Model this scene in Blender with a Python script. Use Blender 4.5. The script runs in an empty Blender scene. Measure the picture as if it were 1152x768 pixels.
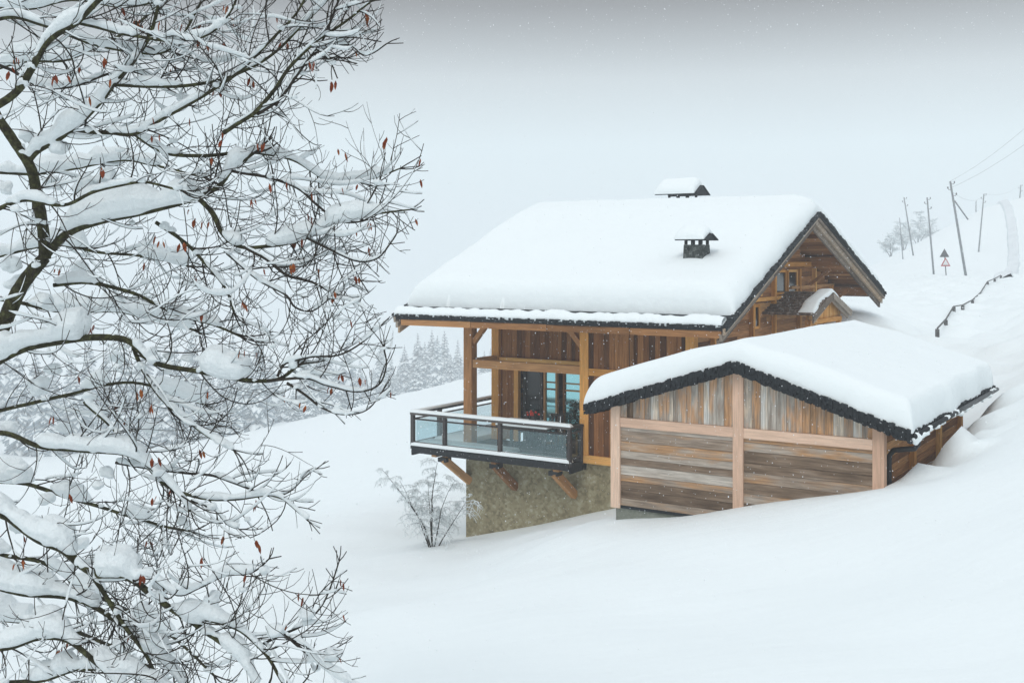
import bpy, math, random
import numpy as np
from mathutils import Vector, noise as mnoise

random.seed(7)
np.random.seed(7)
S = bpy.context.scene
COL = S.collection
PI = math.pi
RX = random.uniform

# ------------------------------------------------------------------ frames
F = 1239.0                                   # focal length in photo pixels
TH = math.radians(-32.753)                   # heading of the chalet and the shed
CA, SA = math.cos(TH), math.sin(TH)


def V(px, py, d):
    """direction through the photo at metres of depth -> world point"""
    return Vector(((px - 576) / F * d, d, -(py - 290) / F * d))


def to_world(a, b, z=0.0):
    return Vector((a * CA - b * SA, a * SA + b * CA, z))


def to_local(x, y, z=0.0):
    return Vector((x * CA + y * SA, -x * SA + y * CA, z))


# ------------------------------------------------------------------ materials
def new_mat(name):
    m = bpy.data.materials.new(name)
    m.use_nodes = True
    nt = m.node_tree
    b = nt.nodes['Principled BSDF']
    return m, nt, b


def N(nt, t, **kw):
    n = nt.nodes.new(t)
    for k, v in kw.items():
        setattr(n, k, v)
    return n


def ramp(nt, stops):
    n = nt.nodes.new('ShaderNodeValToRGB')
    e = n.color_ramp.elements
    while len(e) < len(stops):
        e.new(0.5)
    for i, (p, c) in enumerate(stops):
        e[i].position = p
        e[i].color = (c[0], c[1], c[2], 1)
    return n


def mat_snow(name='snow', col=(.845, .895, .905), bump=.25, scale=3.0):
    m, nt, b = new_mat(name)
    tc = N(nt, 'ShaderNodeTexCoord')
    n1 = N(nt, 'ShaderNodeTexNoise')
    n1.inputs['Scale'].default_value = scale
    n1.inputs['Detail'].default_value = 6
    n2 = N(nt, 'ShaderNodeTexNoise')
    n2.inputs['Scale'].default_value = scale * 14
    n2.inputs['Detail'].default_value = 3
    nt.links.new(tc.outputs['Object'], n1.inputs['Vector'])
    nt.links.new(tc.outputs['Object'], n2.inputs['Vector'])
    add = N(nt, 'ShaderNodeMath', operation='MULTIPLY_ADD')
    add.inputs[1].default_value = .12
    nt.links.new(n2.outputs['Fac'], add.inputs[0])
    nt.links.new(n1.outputs['Fac'], add.inputs[2])
    bp = N(nt, 'ShaderNodeBump')
    bp.inputs['Strength'].default_value = bump
    bp.inputs['Distance'].default_value = .12
    nt.links.new(add.outputs[0], bp.inputs['Height'])
    nt.links.new(bp.outputs[0], b.inputs['Normal'])
    b.inputs['Base Color'].default_value = (*col, 1)
    b.inputs['Roughness'].default_value = .75
    b.inputs['Specular IOR Level'].default_value = .25
    return m


def mat_wood(name, stops, grain=.55, rough=.75, along=1.6, across=38, stain=.35, snowy=0.0):
    m, nt, b = new_mat(name)
    at = N(nt, 'ShaderNodeAttribute', attribute_name='tint')
    sep = N(nt, 'ShaderNodeSeparateColor')
    nt.links.new(at.outputs['Color'], sep.inputs[0])
    r = ramp(nt, stops)
    uv = N(nt, 'ShaderNodeUVMap', uv_map='UVMap')
    mp = N(nt, 'ShaderNodeMapping')
    mp.inputs['Scale'].default_value = (along, across, 1)
    nt.links.new(uv.outputs[0], mp.inputs[0])
    ng = N(nt, 'ShaderNodeTexNoise')
    ng.inputs['Scale'].default_value = 1
    ng.inputs['Detail'].default_value = 5
    ng.inputs['Roughness'].default_value = .65
    nt.links.new(mp.outputs[0], ng.inputs['Vector'])
    mp2 = N(nt, 'ShaderNodeMapping')
    mp2.inputs['Scale'].default_value = (1.1, 5, 1)
    nt.links.new(uv.outputs[0], mp2.inputs[0])
    ns = N(nt, 'ShaderNodeTexNoise')
    ns.inputs['Scale'].default_value = 1.3
    ns.inputs['Detail'].default_value = 6
    nt.links.new(mp2.outputs[0], ns.inputs['Vector'])
    # board value + broad stain moves along the ramp
    ma = N(nt, 'ShaderNodeMath', operation='MULTIPLY_ADD')
    ma.inputs[1].default_value = stain * 2
    ms = N(nt, 'ShaderNodeMath', operation='SUBTRACT')
    ms.inputs[1].default_value = .5
    nt.links.new(ns.outputs['Fac'], ms.inputs[0])
    nt.links.new(ms.outputs[0], ma.inputs[0])
    nt.links.new(sep.outputs[0], ma.inputs[2])
    nt.links.new(ma.outputs[0], r.inputs[0])
    mr = N(nt, 'ShaderNodeMapRange')
    mr.inputs['From Min'].default_value = .3
    mr.inputs['From Max'].default_value = .7
    mr.inputs['To Min'].default_value = 1 - grain
    mr.inputs['To Max'].default_value = 1 + grain * .35
    nt.links.new(ng.outputs['Fac'], mr.inputs[0])
    mx = N(nt, 'ShaderNodeMix', data_type='RGBA', blend_type='MULTIPLY')
    mx.inputs[0].default_value = 1
    nt.links.new(r.outputs[0], mx.inputs[6])
    nt.links.new(mr.outputs[0], mx.inputs[7])
    nt.links.new(mx.outputs[2], b.inputs['Base Color'])
    bp = N(nt, 'ShaderNodeBump')
    bp.inputs['Strength'].default_value = .5
    bp.inputs['Distance'].default_value = .012
    nt.links.new(ng.outputs['Fac'], bp.inputs['Height'])
    nt.links.new(bp.outputs[0], b.inputs['Normal'])
    b.inputs['Roughness'].default_value = rough
    b.inputs['Specular IOR Level'].default_value = .2
    return m


def mat_noise(name, stops, scale=8, rough=.85, bump=.4, dist=.02, detail=8, spec=.2, voronoi=0):
    m, nt, b = new_mat(name)
    tc = N(nt, 'ShaderNodeTexCoord')
    n = N(nt, 'ShaderNodeTexNoise')
    n.inputs['Scale'].default_value = scale
    n.inputs['Detail'].default_value = detail
    n.inputs['Roughness'].default_value = .65
    nt.links.new(tc.outputs['Object'], n.inputs['Vector'])
    r = ramp(nt, stops)
    src = n.outputs['Fac']
    if voronoi:
        vo = N(nt, 'ShaderNodeTexVoronoi')
        vo.inputs['Scale'].default_value = voronoi
        nt.links.new(tc.outputs['Object'], vo.inputs['Vector'])
        sp = N(nt, 'ShaderNodeSeparateColor')
        nt.links.new(vo.outputs['Color'], sp.inputs[0])
        mm = N(nt, 'ShaderNodeMath', operation='MULTIPLY_ADD')
        mm.inputs[1].default_value = .3
        ma = N(nt, 'ShaderNodeMath', operation='SUBTRACT')
        ma.inputs[1].default_value = .15
        nt.links.new(sp.outputs[0], mm.inputs[0])
        nt.links.new(n.outputs['Fac'], mm.inputs[2])
        nt.links.new(mm.outputs[0], ma.inputs[0])
        src = ma.outputs[0]
    nt.links.new(src, r.inputs[0])
    nt.links.new(r.outputs[0], b.inputs['Base Color'])
    bp = N(nt, 'ShaderNodeBump')
    bp.inputs['Strength'].default_value = bump
    bp.inputs['Distance'].default_value = dist
    nt.links.new(src, bp.inputs['Height'])
    nt.links.new(bp.outputs[0], b.inputs['Normal'])
    b.inputs['Roughness'].default_value = rough
    b.inputs['Specular IOR Level'].default_value = spec
    return m


def mat_plain(name, col, rough=.5, metal=0):
    m, nt, b = new_mat(name)
    b.inputs['Base Color'].default_value = (*col, 1)
    b.inputs['Roughness'].default_value = rough
    b.inputs['Metallic'].default_value = metal
    return m


def mat_thin_glass(name, tint=(.86, .96, .97), refl=.18):
    m = bpy.data.materials.new(name)
    m.use_nodes = True
    nt = m.node_tree
    nt.nodes.clear()
    o = N(nt, 'ShaderNodeOutputMaterial')
    t = N(nt, 'ShaderNodeBsdfTransparent')
    t.inputs[0].default_value = (*tint, 1)
    g = N(nt, 'ShaderNodeBsdfGlossy')
    g.inputs['Roughness'].default_value = .04
    g.inputs['Color'].default_value = (.75, .95, .97, 1)
    mx = N(nt, 'ShaderNodeMixShader')
    mx.inputs[0].default_value = refl
    nt.links.new(t.outputs[0], mx.inputs[1])
    nt.links.new(g.outputs[0], mx.inputs[2])
    nt.links.new(mx.outputs[0], o.inputs['Surface'])
    return m


M = {}
M['snow'] = mat_snow()
M['snow_ground'] = mat_snow('snow_ground', bump=.42, scale=.9)
_nt = M['snow_ground'].node_tree
_n = [n for n in _nt.nodes if n.type == 'TEX_NOISE'][0]
_mp = N(_nt, 'ShaderNodeMapping')
_mp.inputs['Rotation'].default_value = (0, 0, .5)
_mp.inputs['Scale'].default_value = (.35, 1.5, 1)
_tc = [n for n in _nt.nodes if n.type == 'TEX_COORD'][0]
_nt.links.new(_tc.outputs['Object'], _mp.inputs[0])
_nt.links.new(_mp.outputs[0], _n.inputs['Vector'])
M['snow_tree'] = mat_snow('snow_on_branches', col=(.84, .89, .905), bump=.5, scale=16)
M['old_boards'] = mat_wood('weathered_boards', [(0, (.12, .075, .045)), (.16, (.28, .18, .11)), (.30, (.58, .32, .16)),
                                               (.44, (.34, .28, .23)), (.58, (.52, .47, .41)), (.72, (.66, .38, .21)), (.82, (.42, .37, .32)), (.92, (.72, .60, .47)), (1, (.66, .63, .58))],
                           grain=.55, across=34, stain=.36)
M['grey_boards'] = mat_wood('grey_rake_boards', [(0, (.12, .09, .07)), (.35, (.26, .21, .17)), (.7, (.42, .36, .3)), (1, (.5, .36, .24))], grain=.6, stain=.3)
M['brown_boards'] = mat_wood('brown_cladding', [(0, (.08, .03, .012)), (.35, (.19, .075, .025)), (.65, (.31, .125, .04)), (1, (.44, .2, .07))], grain=.5, stain=.3)
M['brown_tile'] = mat_noise('frosted_brown_tile', [(.3, (.05, .035, .028)), (.52, (.15, .105, .08)), (.68, (.42, .40, .38))], scale=7, bump=.5)
M['hazy_frost'] = mat_noise('haze_pale_frosted_twig', [(.35, (.46, .49, .51)), (.65, (.66, .70, .73))], scale=4)  # frosted twigs, lightened further: the fade of distant haze is in the colour
M['honey_boards'] = mat_wood('honey_cladding', [(0, (.15, .06, .022)), (.35, (.33, .15, .055)), (.65, (.50, .235, .09)), (1, (.66, .36, .15))], grain=.55, stain=.35)
M['brown_streaks'] = mat_wood('weathered_wide_boards', [(0, (.10, .065, .042)), (.25, (.25, .175, .12)), (.42, (.38, .30, .235)), (.6, (.52, .29, .14)), (.75, (.46, .38, .31)), (1, (.62, .56, .49))], grain=.5, across=30, stain=.3)
M['orange_beam'] = mat_wood('orange_larch', [(0, (.56, .25, .055)), (.5, (.82, .40, .11)), (1, (.9, .52, .18))], grain=.35, stain=.3)
M['brown_beam'] = mat_wood('brown_larch', [(0, (.24, .11, .04)), (.5, (.48, .23, .09)), (1, (.62, .34, .15))], grain=.45, stain=.35)
M['pale_beam'] = mat_wood('fresh_pale_timber', [(0, (.64, .41, .29)), (.5, (.78, .54, .40)), (1, (.86, .66, .51))], grain=.26, across=24, stain=.2)
M['aged_post'] = mat_wood('aged_post', [(0, (.1, .08, .065)), (.5, (.19, .15, .12)), (1, (.28, .2, .14))], grain=.4, stain=.3)
M['rail_wood'] = mat_wood('grey_rail_timber', [(0, (.045, .042, .042)), (.5, (.09, .08, .078)), (1, (.15, .13, .12))], grain=.4, stain=.3)
M['slate'] = mat_noise('dark_slate', [(.3, (.008, .010, .013)), (.6, (.024, .028, .032)), (.8, (.07, .078, .085))], scale=14, bump=.8, rough=.7)
M['stone'] = mat_noise('rough_stone', [(.25, (.17, .145, .085)), (.45, (.28, .24, .145)), (.6, (.34, .30, .19)), (.8, (.46, .42, .31))], scale=2.6, bump=1, dist=.05, voronoi=13)
M['concrete'] = mat_noise('grey_concrete', [(.3, (.14, .15, .12)), (.7, (.27, .28, .24))], scale=6)
M['chimney_stone'] = mat_noise('chimney_stone', [(.3, (.02, .025, .025)), (.6, (.075, .085, .08)), (.85, (.22, .24, .23))], scale=9, bump=1, dist=.04, voronoi=14)
M['metal'] = mat_plain('black_metal', (.012, .014, .017), .45, .3)
M['dark_inside'] = mat_plain('dark_interior', (.018, .016, .016), .8)
M['glass_rail'] = mat_thin_glass('balcony_glass', (.84, .90, .915), .09)
m, nt, b = new_mat('window_glass')
b.inputs['Base Color'].default_value = (.06, .25, .27, 1)
b.inputs['Roughness'].default_value = .06
b.inputs['Metallic'].default_value = .0
b.inputs['Coat Weight'].default_value = 1
b.inputs['Specular IOR Level'].default_value = 1
M['teal_glass'] = m
m, nt, b = new_mat('teal_mirror_glass')
b.inputs['Base Color'].default_value = (.36, .70, .74, 1)
b.inputs['Roughness'].default_value = .07
b.inputs['Metallic'].default_value = .85
M['mirror_glass'] = m
m, nt, b = new_mat('dark_window_glass')
b.inputs['Base Color'].default_value = (.01, .014, .016, 1)
b.inputs['Roughness'].default_value = .12
M['dark_glass'] = m
M['bark'] = mat_noise('wet_bark', [(.3, (.014, .013, .008)), (.5, (.042, .040, .020)), (.62, (.085, .088, .038)), (.8, (.15, .16, .09))], scale=22, bump=1, dist=.02)
M['twig'] = mat_noise('twig_bark', [(.3, (.016, .014, .012)), (.7, (.055, .046, .036))], scale=20)
M['leaf'] = mat_noise('dry_leaf', [(.3, (.10, .018, .01)), (.5, (.22, .05, .02)), (.7, (.38, .14, .04))], scale=9, bump=.3)
M['needles'] = mat_noise('haze_pale_spruce_needles', [(.3, (.13, .18, .21)), (.7, (.40, .48, .53))], scale=3)  # pale blue-grey: far haze is painted into the needle colour
M['frost'] = mat_noise('frosted_twig', [(.35, (.20, .20, .20)), (.65, (.55, .59, .61))], scale=12)
M['pole_wood'] = mat_noise('haze_pale_pole_wood', [(.3, (.16, .17, .18)), (.7, (.36, .38, .40))], scale=6)  # lightened wood, distance haze put into the colour of far poles and trunks
M['rail_dark'] = mat_noise('wet_rail_wood', [(.3, (.07, .07, .07)), (.7, (.18, .18, .18))], scale=6)
M['grey_metal'] = mat_plain('grey_sign_metal', (.12, .12, .125), .5, .3)
M['sign_red'] = mat_plain('sign_red', (.45, .12, .12), .6)
M['sign_white'] = mat_plain('sign_white', (.75, .75, .75), .5)
M['wire'] = mat_plain('wire', (.05, .05, .055), .6)
M['red_petal'] = mat_plain('red_petal', (.5, .03, .015), .6)
M['leaf_green'] = mat_plain('dark_leaf', (.015, .035, .02), .6)
M['flake'] = mat_plain('snowflake', (.9, .92, .95), .8)


# ------------------------------------------------------------------ object helpers
class Thing:
    """an Empty at the thing's base, parenting its parts"""

    def __init__(self, name, label, cat, origin, rot=0.0, group=None, local=False):
        self.local = local          # origin and vertices in the building frame (a, b, z)
        self.org = Vector(origin)
        e = bpy.data.objects.new(name, None)
        e.empty_display_size = .3
        COL.objects.link(e)
        if local:
            e.location = to_world(*origin)
            e.rotation_euler = (0, 0, TH)
        else:
            e.location = origin
            e.rotation_euler = (0, 0, rot)
        e['label'] = label
        e['category'] = cat
        if group:
            e['group'] = group
        self.e = e


class MB:
    def __init__(self):
        self.v, self.f, self.uv, self.tint, self.mi, self.sm = [], [], [], [], [], []

    def hexa(self, c, grain=None, tint=None, mat=0):
        """c = 8 corners: bottom ring 0-3 counter-clockwise seen from outside below..., top ring 4-7"""
        n = len(self.v)
        self.v += [tuple(p) for p in c]
        t = random.random() if tint is None else tint
        ou, ov = RX(0, 60), RX(0, 60)
        g = Vector((1, 0, 0)) if grain is None else Vector(grain).normalized()
        for f in ((0, 3, 2, 1), (4, 5, 6, 7), (0, 1, 5, 4), (1, 2, 6, 5), (2, 3, 7, 6), (3, 0, 4, 7)):
            self.f.append(tuple(n + i for i in f))
            us = []
            for i in f:
                p = Vector(c[i])
                u = p.dot(g)
                q = p - g * u
                us.append((u + ou, q.x + q.y + q.z + ov))
            self.uv.append(us)
            self.tint.append(t)
            self.mi.append(mat)
            self.sm.append(False)

    def box(self, a0, a1, b0, b1, z0, z1, grain='x', tint=None, mat=0):
        g = {'x': (1, 0, 0), 'y': (0, 1, 0), 'z': (0, 0, 1)}[grain]
        self.hexa([(a0, b0, z0), (a1, b0, z0), (a1, b1, z0), (a0, b1, z0),
                   (a0, b0, z1), (a1, b0, z1), (a1, b1, z1), (a0, b1, z1)], g, tint, mat)

    def beam(self, p, q, w, h, tint=None, mat=0, up=(0, 0, 1)):
        p, q = Vector(p), Vector(q)
        d = (q - p).normalized()
        s = d.cross(Vector(up))
        if s.length < 1e-4:
            s = d.cross(Vector((1, 0, 0)))
        s.normalize()
        u = s.cross(d)
        s = s * w / 2
        u = u * h / 2
        self.hexa([p - s - u, q - s - u, q + s - u, p + s - u, p - s + u, q - s + u, q + s + u, p + s + u], d, tint, mat)

    def prism(self, poly, ext, tint=None, mat=0):
        """poly = list of 3D points (planar), extruded by ext vector"""
        n = len(self.v)
        k = len(poly)
        e = Vector(ext)
        self.v += [tuple(p) for p in poly] + [tuple(Vector(p) + e) for p in poly]
        t = random.random() if tint is None else tint
        fs = [tuple(range(k - 1, -1, -1)), tuple(range(k, 2 * k))]
        for i in range(k):
            j = (i + 1) % k
            fs.append((i, j, k + j, k + i))
        for f in fs:
            self.f.append(tuple(n + i for i in f))
            self.uv.append([(self.v[n + i][0] + self.v[n + i][1], self.v[n + i][2]) for i in f])
            self.tint.append(t)
            self.mi.append(mat)
            self.sm.append(False)

    def tube(self, pts, rad, n=6, mat=0, cap=True, tint=.5, rz=None, jit=0.0):
        """rad list; rz = optional list of radii in the upward direction (flattened / raised section)"""
        base = len(self.v)
        k = len(pts)
        prev = None
        for i in range(k):
            if i == 0:
                d = pts[1] - pts[0]
            elif i == k - 1:
                d = pts[-1] - pts[-2]
            else:
                d = pts[i + 1] - pts[i - 1]
            if d.length < 1e-9:
                d = Vector((1, 0, 0))
            d.normalize()
            if prev is None:
                ref = Vector((0, 0, 1)) if abs(d.z) < .95 else Vector((0, 1, 0))
                s = d.cross(ref).normalized()
            else:
                s = prev - d * prev.dot(d)
                if s.length < 1e-6:
                    s = d.cross(Vector((0, 1, .1)))
                s.normalize()
            prev = s
            u = s.cross(d)
            r1 = rad[i]
            r2 = rad[i] if rz is None else rz[i]
            for j in range(n):
                th = 2 * PI * j / n
                jj = 1 + RX(-jit, jit) if jit else 1
                p = pts[i] + s * (math.cos(th) * r1 * jj) + u * (math.sin(th) * r2 * jj)
                self.v.append((p.x, p.y, p.z))
        for i in range(k - 1):
            for j in range(n):
                a = base + i * n + j
                b_ = base + i * n + (j + 1) % n
                self.f.append((a, b_, b_ + n, a + n))
                self.mi.append(mat)
                self.sm.append(True)
                self.tint.append(tint)
                self.uv.append([(0, 0)] * 4)
        if cap:
            self.f.append(tuple(base + j for j in range(n - 1, -1, -1)))
            self.f.append(tuple(base + (k - 1) * n + j for j in range(n)))
            for _ in range(2):
                self.mi.append(mat)
                self.sm.append(True)
                self.tint.append(tint)
                self.uv.append([(0, 0)] * n)

    def poly(self, pts, mat=0, tint=.5, smooth=False):
        n = len(self.v)
        self.v += [tuple(p) for p in pts]
        self.f.append(tuple(range(n, n + len(pts))))
        self.mi.append(mat)
        self.sm.append(smooth)
        self.tint.append(tint)
        self.uv.append([(p[0], p[2]) for p in pts])

    def blob(self, c, r, sub=2, nz=.25, fr=1.2, sq=(1, 1, 1), mat=0):
        """lumpy closed ball"""
        base = len(self.v)
        V0, F0 = ico(sub)
        off = Vector((RX(0, 50), RX(0, 50), RX(0, 50)))
        for p in V0:
            k = 1 + nz * mnoise.noise(p * fr + off) * 1.6
            self.v.append((c[0] + p.x * r * k * sq[0], c[1] + p.y * r * k * sq[1], c[2] + p.z * r * k * sq[2]))
        for f in F0:
            self.f.append(tuple(base + i for i in f))
            self.mi.append(mat)
            self.sm.append(True)
            self.tint.append(.5)
            self.uv.append([(0, 0)] * 3)

    def mesh(self, name, mats, org=(0, 0, 0)):
        me = bpy.data.meshes.new(name)
        o = Vector(org)
        me.from_pydata([(x - o.x, y - o.y, z - o.z) for x, y, z in self.v], [], self.f)
        for mt in mats:
            me.materials.append(mt)
        me.polygons.foreach_set('material_index', self.mi)
        me.polygons.foreach_set('use_smooth', self.sm)
        uvl = me.uv_layers.new(name='UVMap')
        flat = [c for poly in self.uv for uv in poly for c in uv]
        uvl.data.foreach_set('uv', flat)
        ca = me.color_attributes.new('tint', 'FLOAT_COLOR', 'CORNER')
        cols = []
        for poly, t in zip(self.uv, self.tint):
            cols += [t, t, t, 1] * len(poly)
        ca.data.foreach_set('color', cols)
        me.validate()
        me.update()
        return me

    def part(self, name, mats, thing, parent=None, label=None):
        """mesh child of a Thing (or of another part of it)"""
        if not isinstance(mats, (list, tuple)):
            mats = [mats]
        me = self.mesh(name, mats, thing.org)
        o = bpy.data.objects.new(name, me)
        COL.objects.link(o)
        o.parent = parent if parent is not None else thing.e
        if label:
            o['label'] = label
        return o

    def solo(self, name, mats, label=None, cat=None, group=None, kind=None, local=False, org=(0, 0, 0)):
        if not isinstance(mats, (list, tuple)):
            mats = [mats]
        me = self.mesh(name, mats, org)
        o = bpy.data.objects.new(name, me)
        COL.objects.link(o)
        if local:
            o.location = to_world(*org)
            o.rotation_euler = (0, 0, TH)
        else:
            o.location = org
        if label:
            o['label'] = label
        if cat:
            o['category'] = cat
        if group:
            o['group'] = group
        if kind:
            o['kind'] = kind
        return o


_ico = {}


def ico(sub):
    if sub in _ico:
        return _ico[sub]
    t = (1 + 5 ** .5) / 2
    vs = [Vector(p).normalized() for p in ((-1, t, 0), (1, t, 0), (-1, -t, 0), (1, -t, 0), (0, -1, t), (0, 1, t), (0, -1, -t), (0, 1, -t),
                                           (t, 0, -1), (t, 0, 1), (-t, 0, -1), (-t, 0, 1))]
    fs = [(0, 11, 5), (0, 5, 1), (0, 1, 7), (0, 7, 10), (0, 10, 11), (1, 5, 9), (5, 11, 4), (11, 10, 2), (10, 7, 6), (7, 1, 8),
          (3, 9, 4), (3, 4, 2), (3, 2, 6), (3, 6, 8), (3, 8, 9), (4, 9, 5), (2, 4, 11), (6, 2, 10), (8, 6, 7), (9, 8, 1)]
    for _ in range(sub):
        cache, nf = {}, []

        def mid(i, j):
            k = (min(i, j), max(i, j))
            if k not in cache:
                vs.append(((vs[i] + vs[j]) / 2).normalized())
                cache[k] = len(vs) - 1
            return cache[k]
        for a, b, c in fs:
            x, y, z = mid(a, b), mid(b, c), mid(c, a)
            nf += [(a, x, z), (b, y, x), (c, z, y), (x, y, z)]
        fs = nf
    _ico[sub] = (vs, fs)
    return _ico[sub]


# ------------------------------------------------------------------ terrain
def P(px, py, d):
    p = V(px, py, d)
    return (p.x, p.y, p.z)


CTRL = [
    # below and beside the camera
    (0, -15, -2.2), (-12, -10, -4.2), (14, -10, -1.0), (0, 0, -3.3), (6, 3, -2.9), (-6, 2, -4.3), (-4.9, 8, -5.0), (0, 7, -4.2),
    P(576, 768, 12.5), P(1152, 768, 10.5), P(860, 768, 11.5), P(300, 768, 14.5), P(0, 768, 17), P(720, 660, 16.5), P(450, 680, 19.5), P(1000, 640, 15.5),
    P(1152, 600, 14.5), P(1152, 520, 18),
    # along the front of the shed and the chalet base
    P(670, 592, 22.6), P(692, 586, 22.9), P(760, 582, 22.1), P(831, 574, 21.4), P(910, 562, 20.6), P(990, 550, 19.9),
    P(1003, 547, 20.9), P(1024, 535, 22.2), P(1048, 517, 24), P(1070, 503, 25.6), P(1086, 490, 27.2), P(1060, 540, 20.0), P(1100, 500, 22.0), P(1120, 452, 29),
    P(700, 580, 27.5), P(655, 585, 27.5), P(688, 575, 31.3), P(620, 611, 22), P(620, 604, 25), P(620, 598, 28), P(580, 632, 22), P(580, 621, 25), P(580, 611, 28), P(540, 655, 22), P(540, 642, 25), P(540, 629, 28), P(660, 590, 25), P(500, 668, 22), P(500, 655, 25), P(500, 640, 28), P(640, 581, 32.8), P(600, 587, 33.8), P(600, 600, 29), P(525, 601, 35.6), P(487, 615, 32.0), 
    # falling ground left of the chalet
    P(437, 562, 46), P(400, 600, 37), P(313, 604, 40), P(200, 640, 36), P(0, 640, 34), P(300, 680, 25), P(0, 700, 24), P(520, 545, 50),
    P(437, 545, 75), P(300, 585, 66), P(100, 620, 70), P(560, 480, 75),
    P(130, 520, 190), P(280, 491, 200), P(440, 446, 220), P(560, 418, 240), P(640, 400, 240),
    P(280, 545, 130), P(500, 470, 140), P(0, 560, 170), P(0, 620, 110),
    # forested far slope
    P(-200, 440, 420), P(100, 430, 420), P(280, 420, 420), P(450, 430, 430), P(600, 425, 430), P(200, 486, 290), P(440, 455, 290), P(600, 425, 300),
    # right of and behind the chalet
    P(1152, 445, 26), P(1152, 400, 34), P(1055, 381, 42), P(1095, 345, 58), P(1130, 314, 82), P(1152, 330, 60), P(1250, 330, 40), P(1250, 420, 22),
    P(1010, 350, 46), P(1000, 338, 50), P(960, 352, 41), P(1010, 322, 82), P(1050, 318, 88), P(1087, 313, 98), P(1050, 309, 121), P(1028, 288, 160),
    P(1101, 284, 160), P(996, 300, 172), P(1050, 269, 188), P(1108, 234, 205), P(1152, 224, 218), P(1250, 200, 230), P(1300, 300, 100),
    P(900, 320, 150), P(800, 345, 150), P(700, 380, 160), P(900, 350, 70), P(780, 380, 60),
    P(900, 340, 300), P(1050, 320, 330), P(1200, 290, 340), P(1152, 340, 480), P(800, 370, 420), P(1350, 300, 480), P(-200, 480, 200), P(-200, 640, 60), P(-300, 700, 20),
    P(300, 380, 520), P(700, 385, 520), P(-200, 390, 520),
]
cp = np.array(CTRL, float)


def tps_u(r):
    return np.where(r > 1e-9, r * r * np.log(np.maximum(r, 1e-9)), 0)


def warp(x, y):
    """depth compressed so that near and far control points weigh alike"""
    yy = 18 * np.arcsinh(y / 18.0)
    return x * yy / np.where(np.abs(y) < 1, np.sign(y + 1e-9) * 1, y) * np.where(np.abs(y) < 1, np.abs(y) * 0 + 1, 1), yy


def wxy(x, y):
    s = 1 / np.sqrt(1 + (np.hypot(x, y) / 30.0) ** 2) ** .75
    return x * s, y * s


cx, cy = wxy(cp[:, 0], cp[:, 1])
n_ = len(cp)
K = tps_u(np.hypot(cx[:, None] - cx[None], cy[:, None] - cy[None])) + np.eye(n_) * .03
Pm = np.c_[np.ones(n_), cx, cy]
A_ = np.zeros((n_ + 3, n_ + 3))
A_[:n_, :n_] = K
A_[:n_, n_:] = Pm
A_[n_:, :n_] = Pm.T
sol = np.linalg.solve(A_, np.r_[cp[:, 2], 0, 0, 0])


def bump(x, y, cx_, cy_, rx, ry, h):
    return h * np.exp(-(((x - cx_) / rx) ** 2 + ((y - cy_) / ry) ** 2))


def ground(x, y):
    x = np.asarray(x, float)
    y = np.asarray(y, float)
    shp = x.shape
    xf, yf = x.ravel(), y.ravel()
    wx, wy = wxy(xf, yf)
    z = np.zeros_like(xf)
    for s in range(0, len(xf), 20000):
        e = slice(s, s + 20000)
        U = tps_u(np.hypot(wx[e, None] - cx[None], wy[e, None] - cy[None]))
        z[e] = U @ sol[:n_] + sol[n_] + sol[n_ + 1] * wx[e] + sol[n_ + 2] * wy[e]
    # soft wind drifts everywhere
    z += .07 * np.sin(xf * .55 + .25 * yf + 1.3 * np.sin(yf * .21)) * np.cos(yf * .33 + .4)
    z += .03 * np.sin(xf * 1.3 - yf * .9 + 2) + .02 * np.sin(xf * 2.1 + yf * 1.7)
    # trodden and ploughed lumps on the uphill side, right
    m = 1 / (1 + np.exp(-(xf - (8.5 + (yf - 21) * .33)) * 1.3)) / (1 + np.exp(-(yf - 21) * .7))
    z += m * (.13 * np.sin(xf * 2.3 + np.sin(yf * 1.1) * 2) * np.sin(yf * 1.6 + xf * .7) + .07 * np.sin(xf * 3.9 + yf * 2.7) * np.cos(yf * 3.1 - xf))
    m2 = 1 / (1 + np.exp(-(xf - (10 + (yf - 30) * .3)) * .8)) / (1 + np.exp(-(yf - 32) * .5)) / (1 + np.exp((yf - 140) * .1))
    z += m2 * (.16 * np.sin(xf * 1.1 + np.sin(yf * .7) * 2) * np.sin(yf * .9 + xf * .4) + .10 * np.sin(xf * 2.9 - yf * 1.3) * np.sin(yf * 1.9 + xf))
    # heaps under the shed's right eave
    for (qx, qy, r, h) in ((1076, 21.6, .36, .66), (1034, 20.3, .34, .36), (1094, 22.4, .3, .35), (1100, 24.0, .55, .35), (1125, 26.5, .7, .4), (1050, 20.6, .35, .1)):
        z += bump(xf, yf, (qx - 576) / F * qy, qy, r, r, h)
    return z.reshape(shp)


def gz(x, y):
    return float(ground(np.array([x]), np.array([y]))[0])


def axis(lo, mid0, mid1, hi, step, g=1.06):
    c = list(np.arange(mid0, mid1, step))
    s, p, up = step, mid1, []
    while p < hi:
        up.append(p)
        s *= g
        p += s
    up.append(hi)
    s, p, dn = step, mid0, []
    while p > lo:
        s *= g
        p -= s
        dn.append(max(p, lo))
    return np.array(dn[::-1] + c + up)


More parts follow.
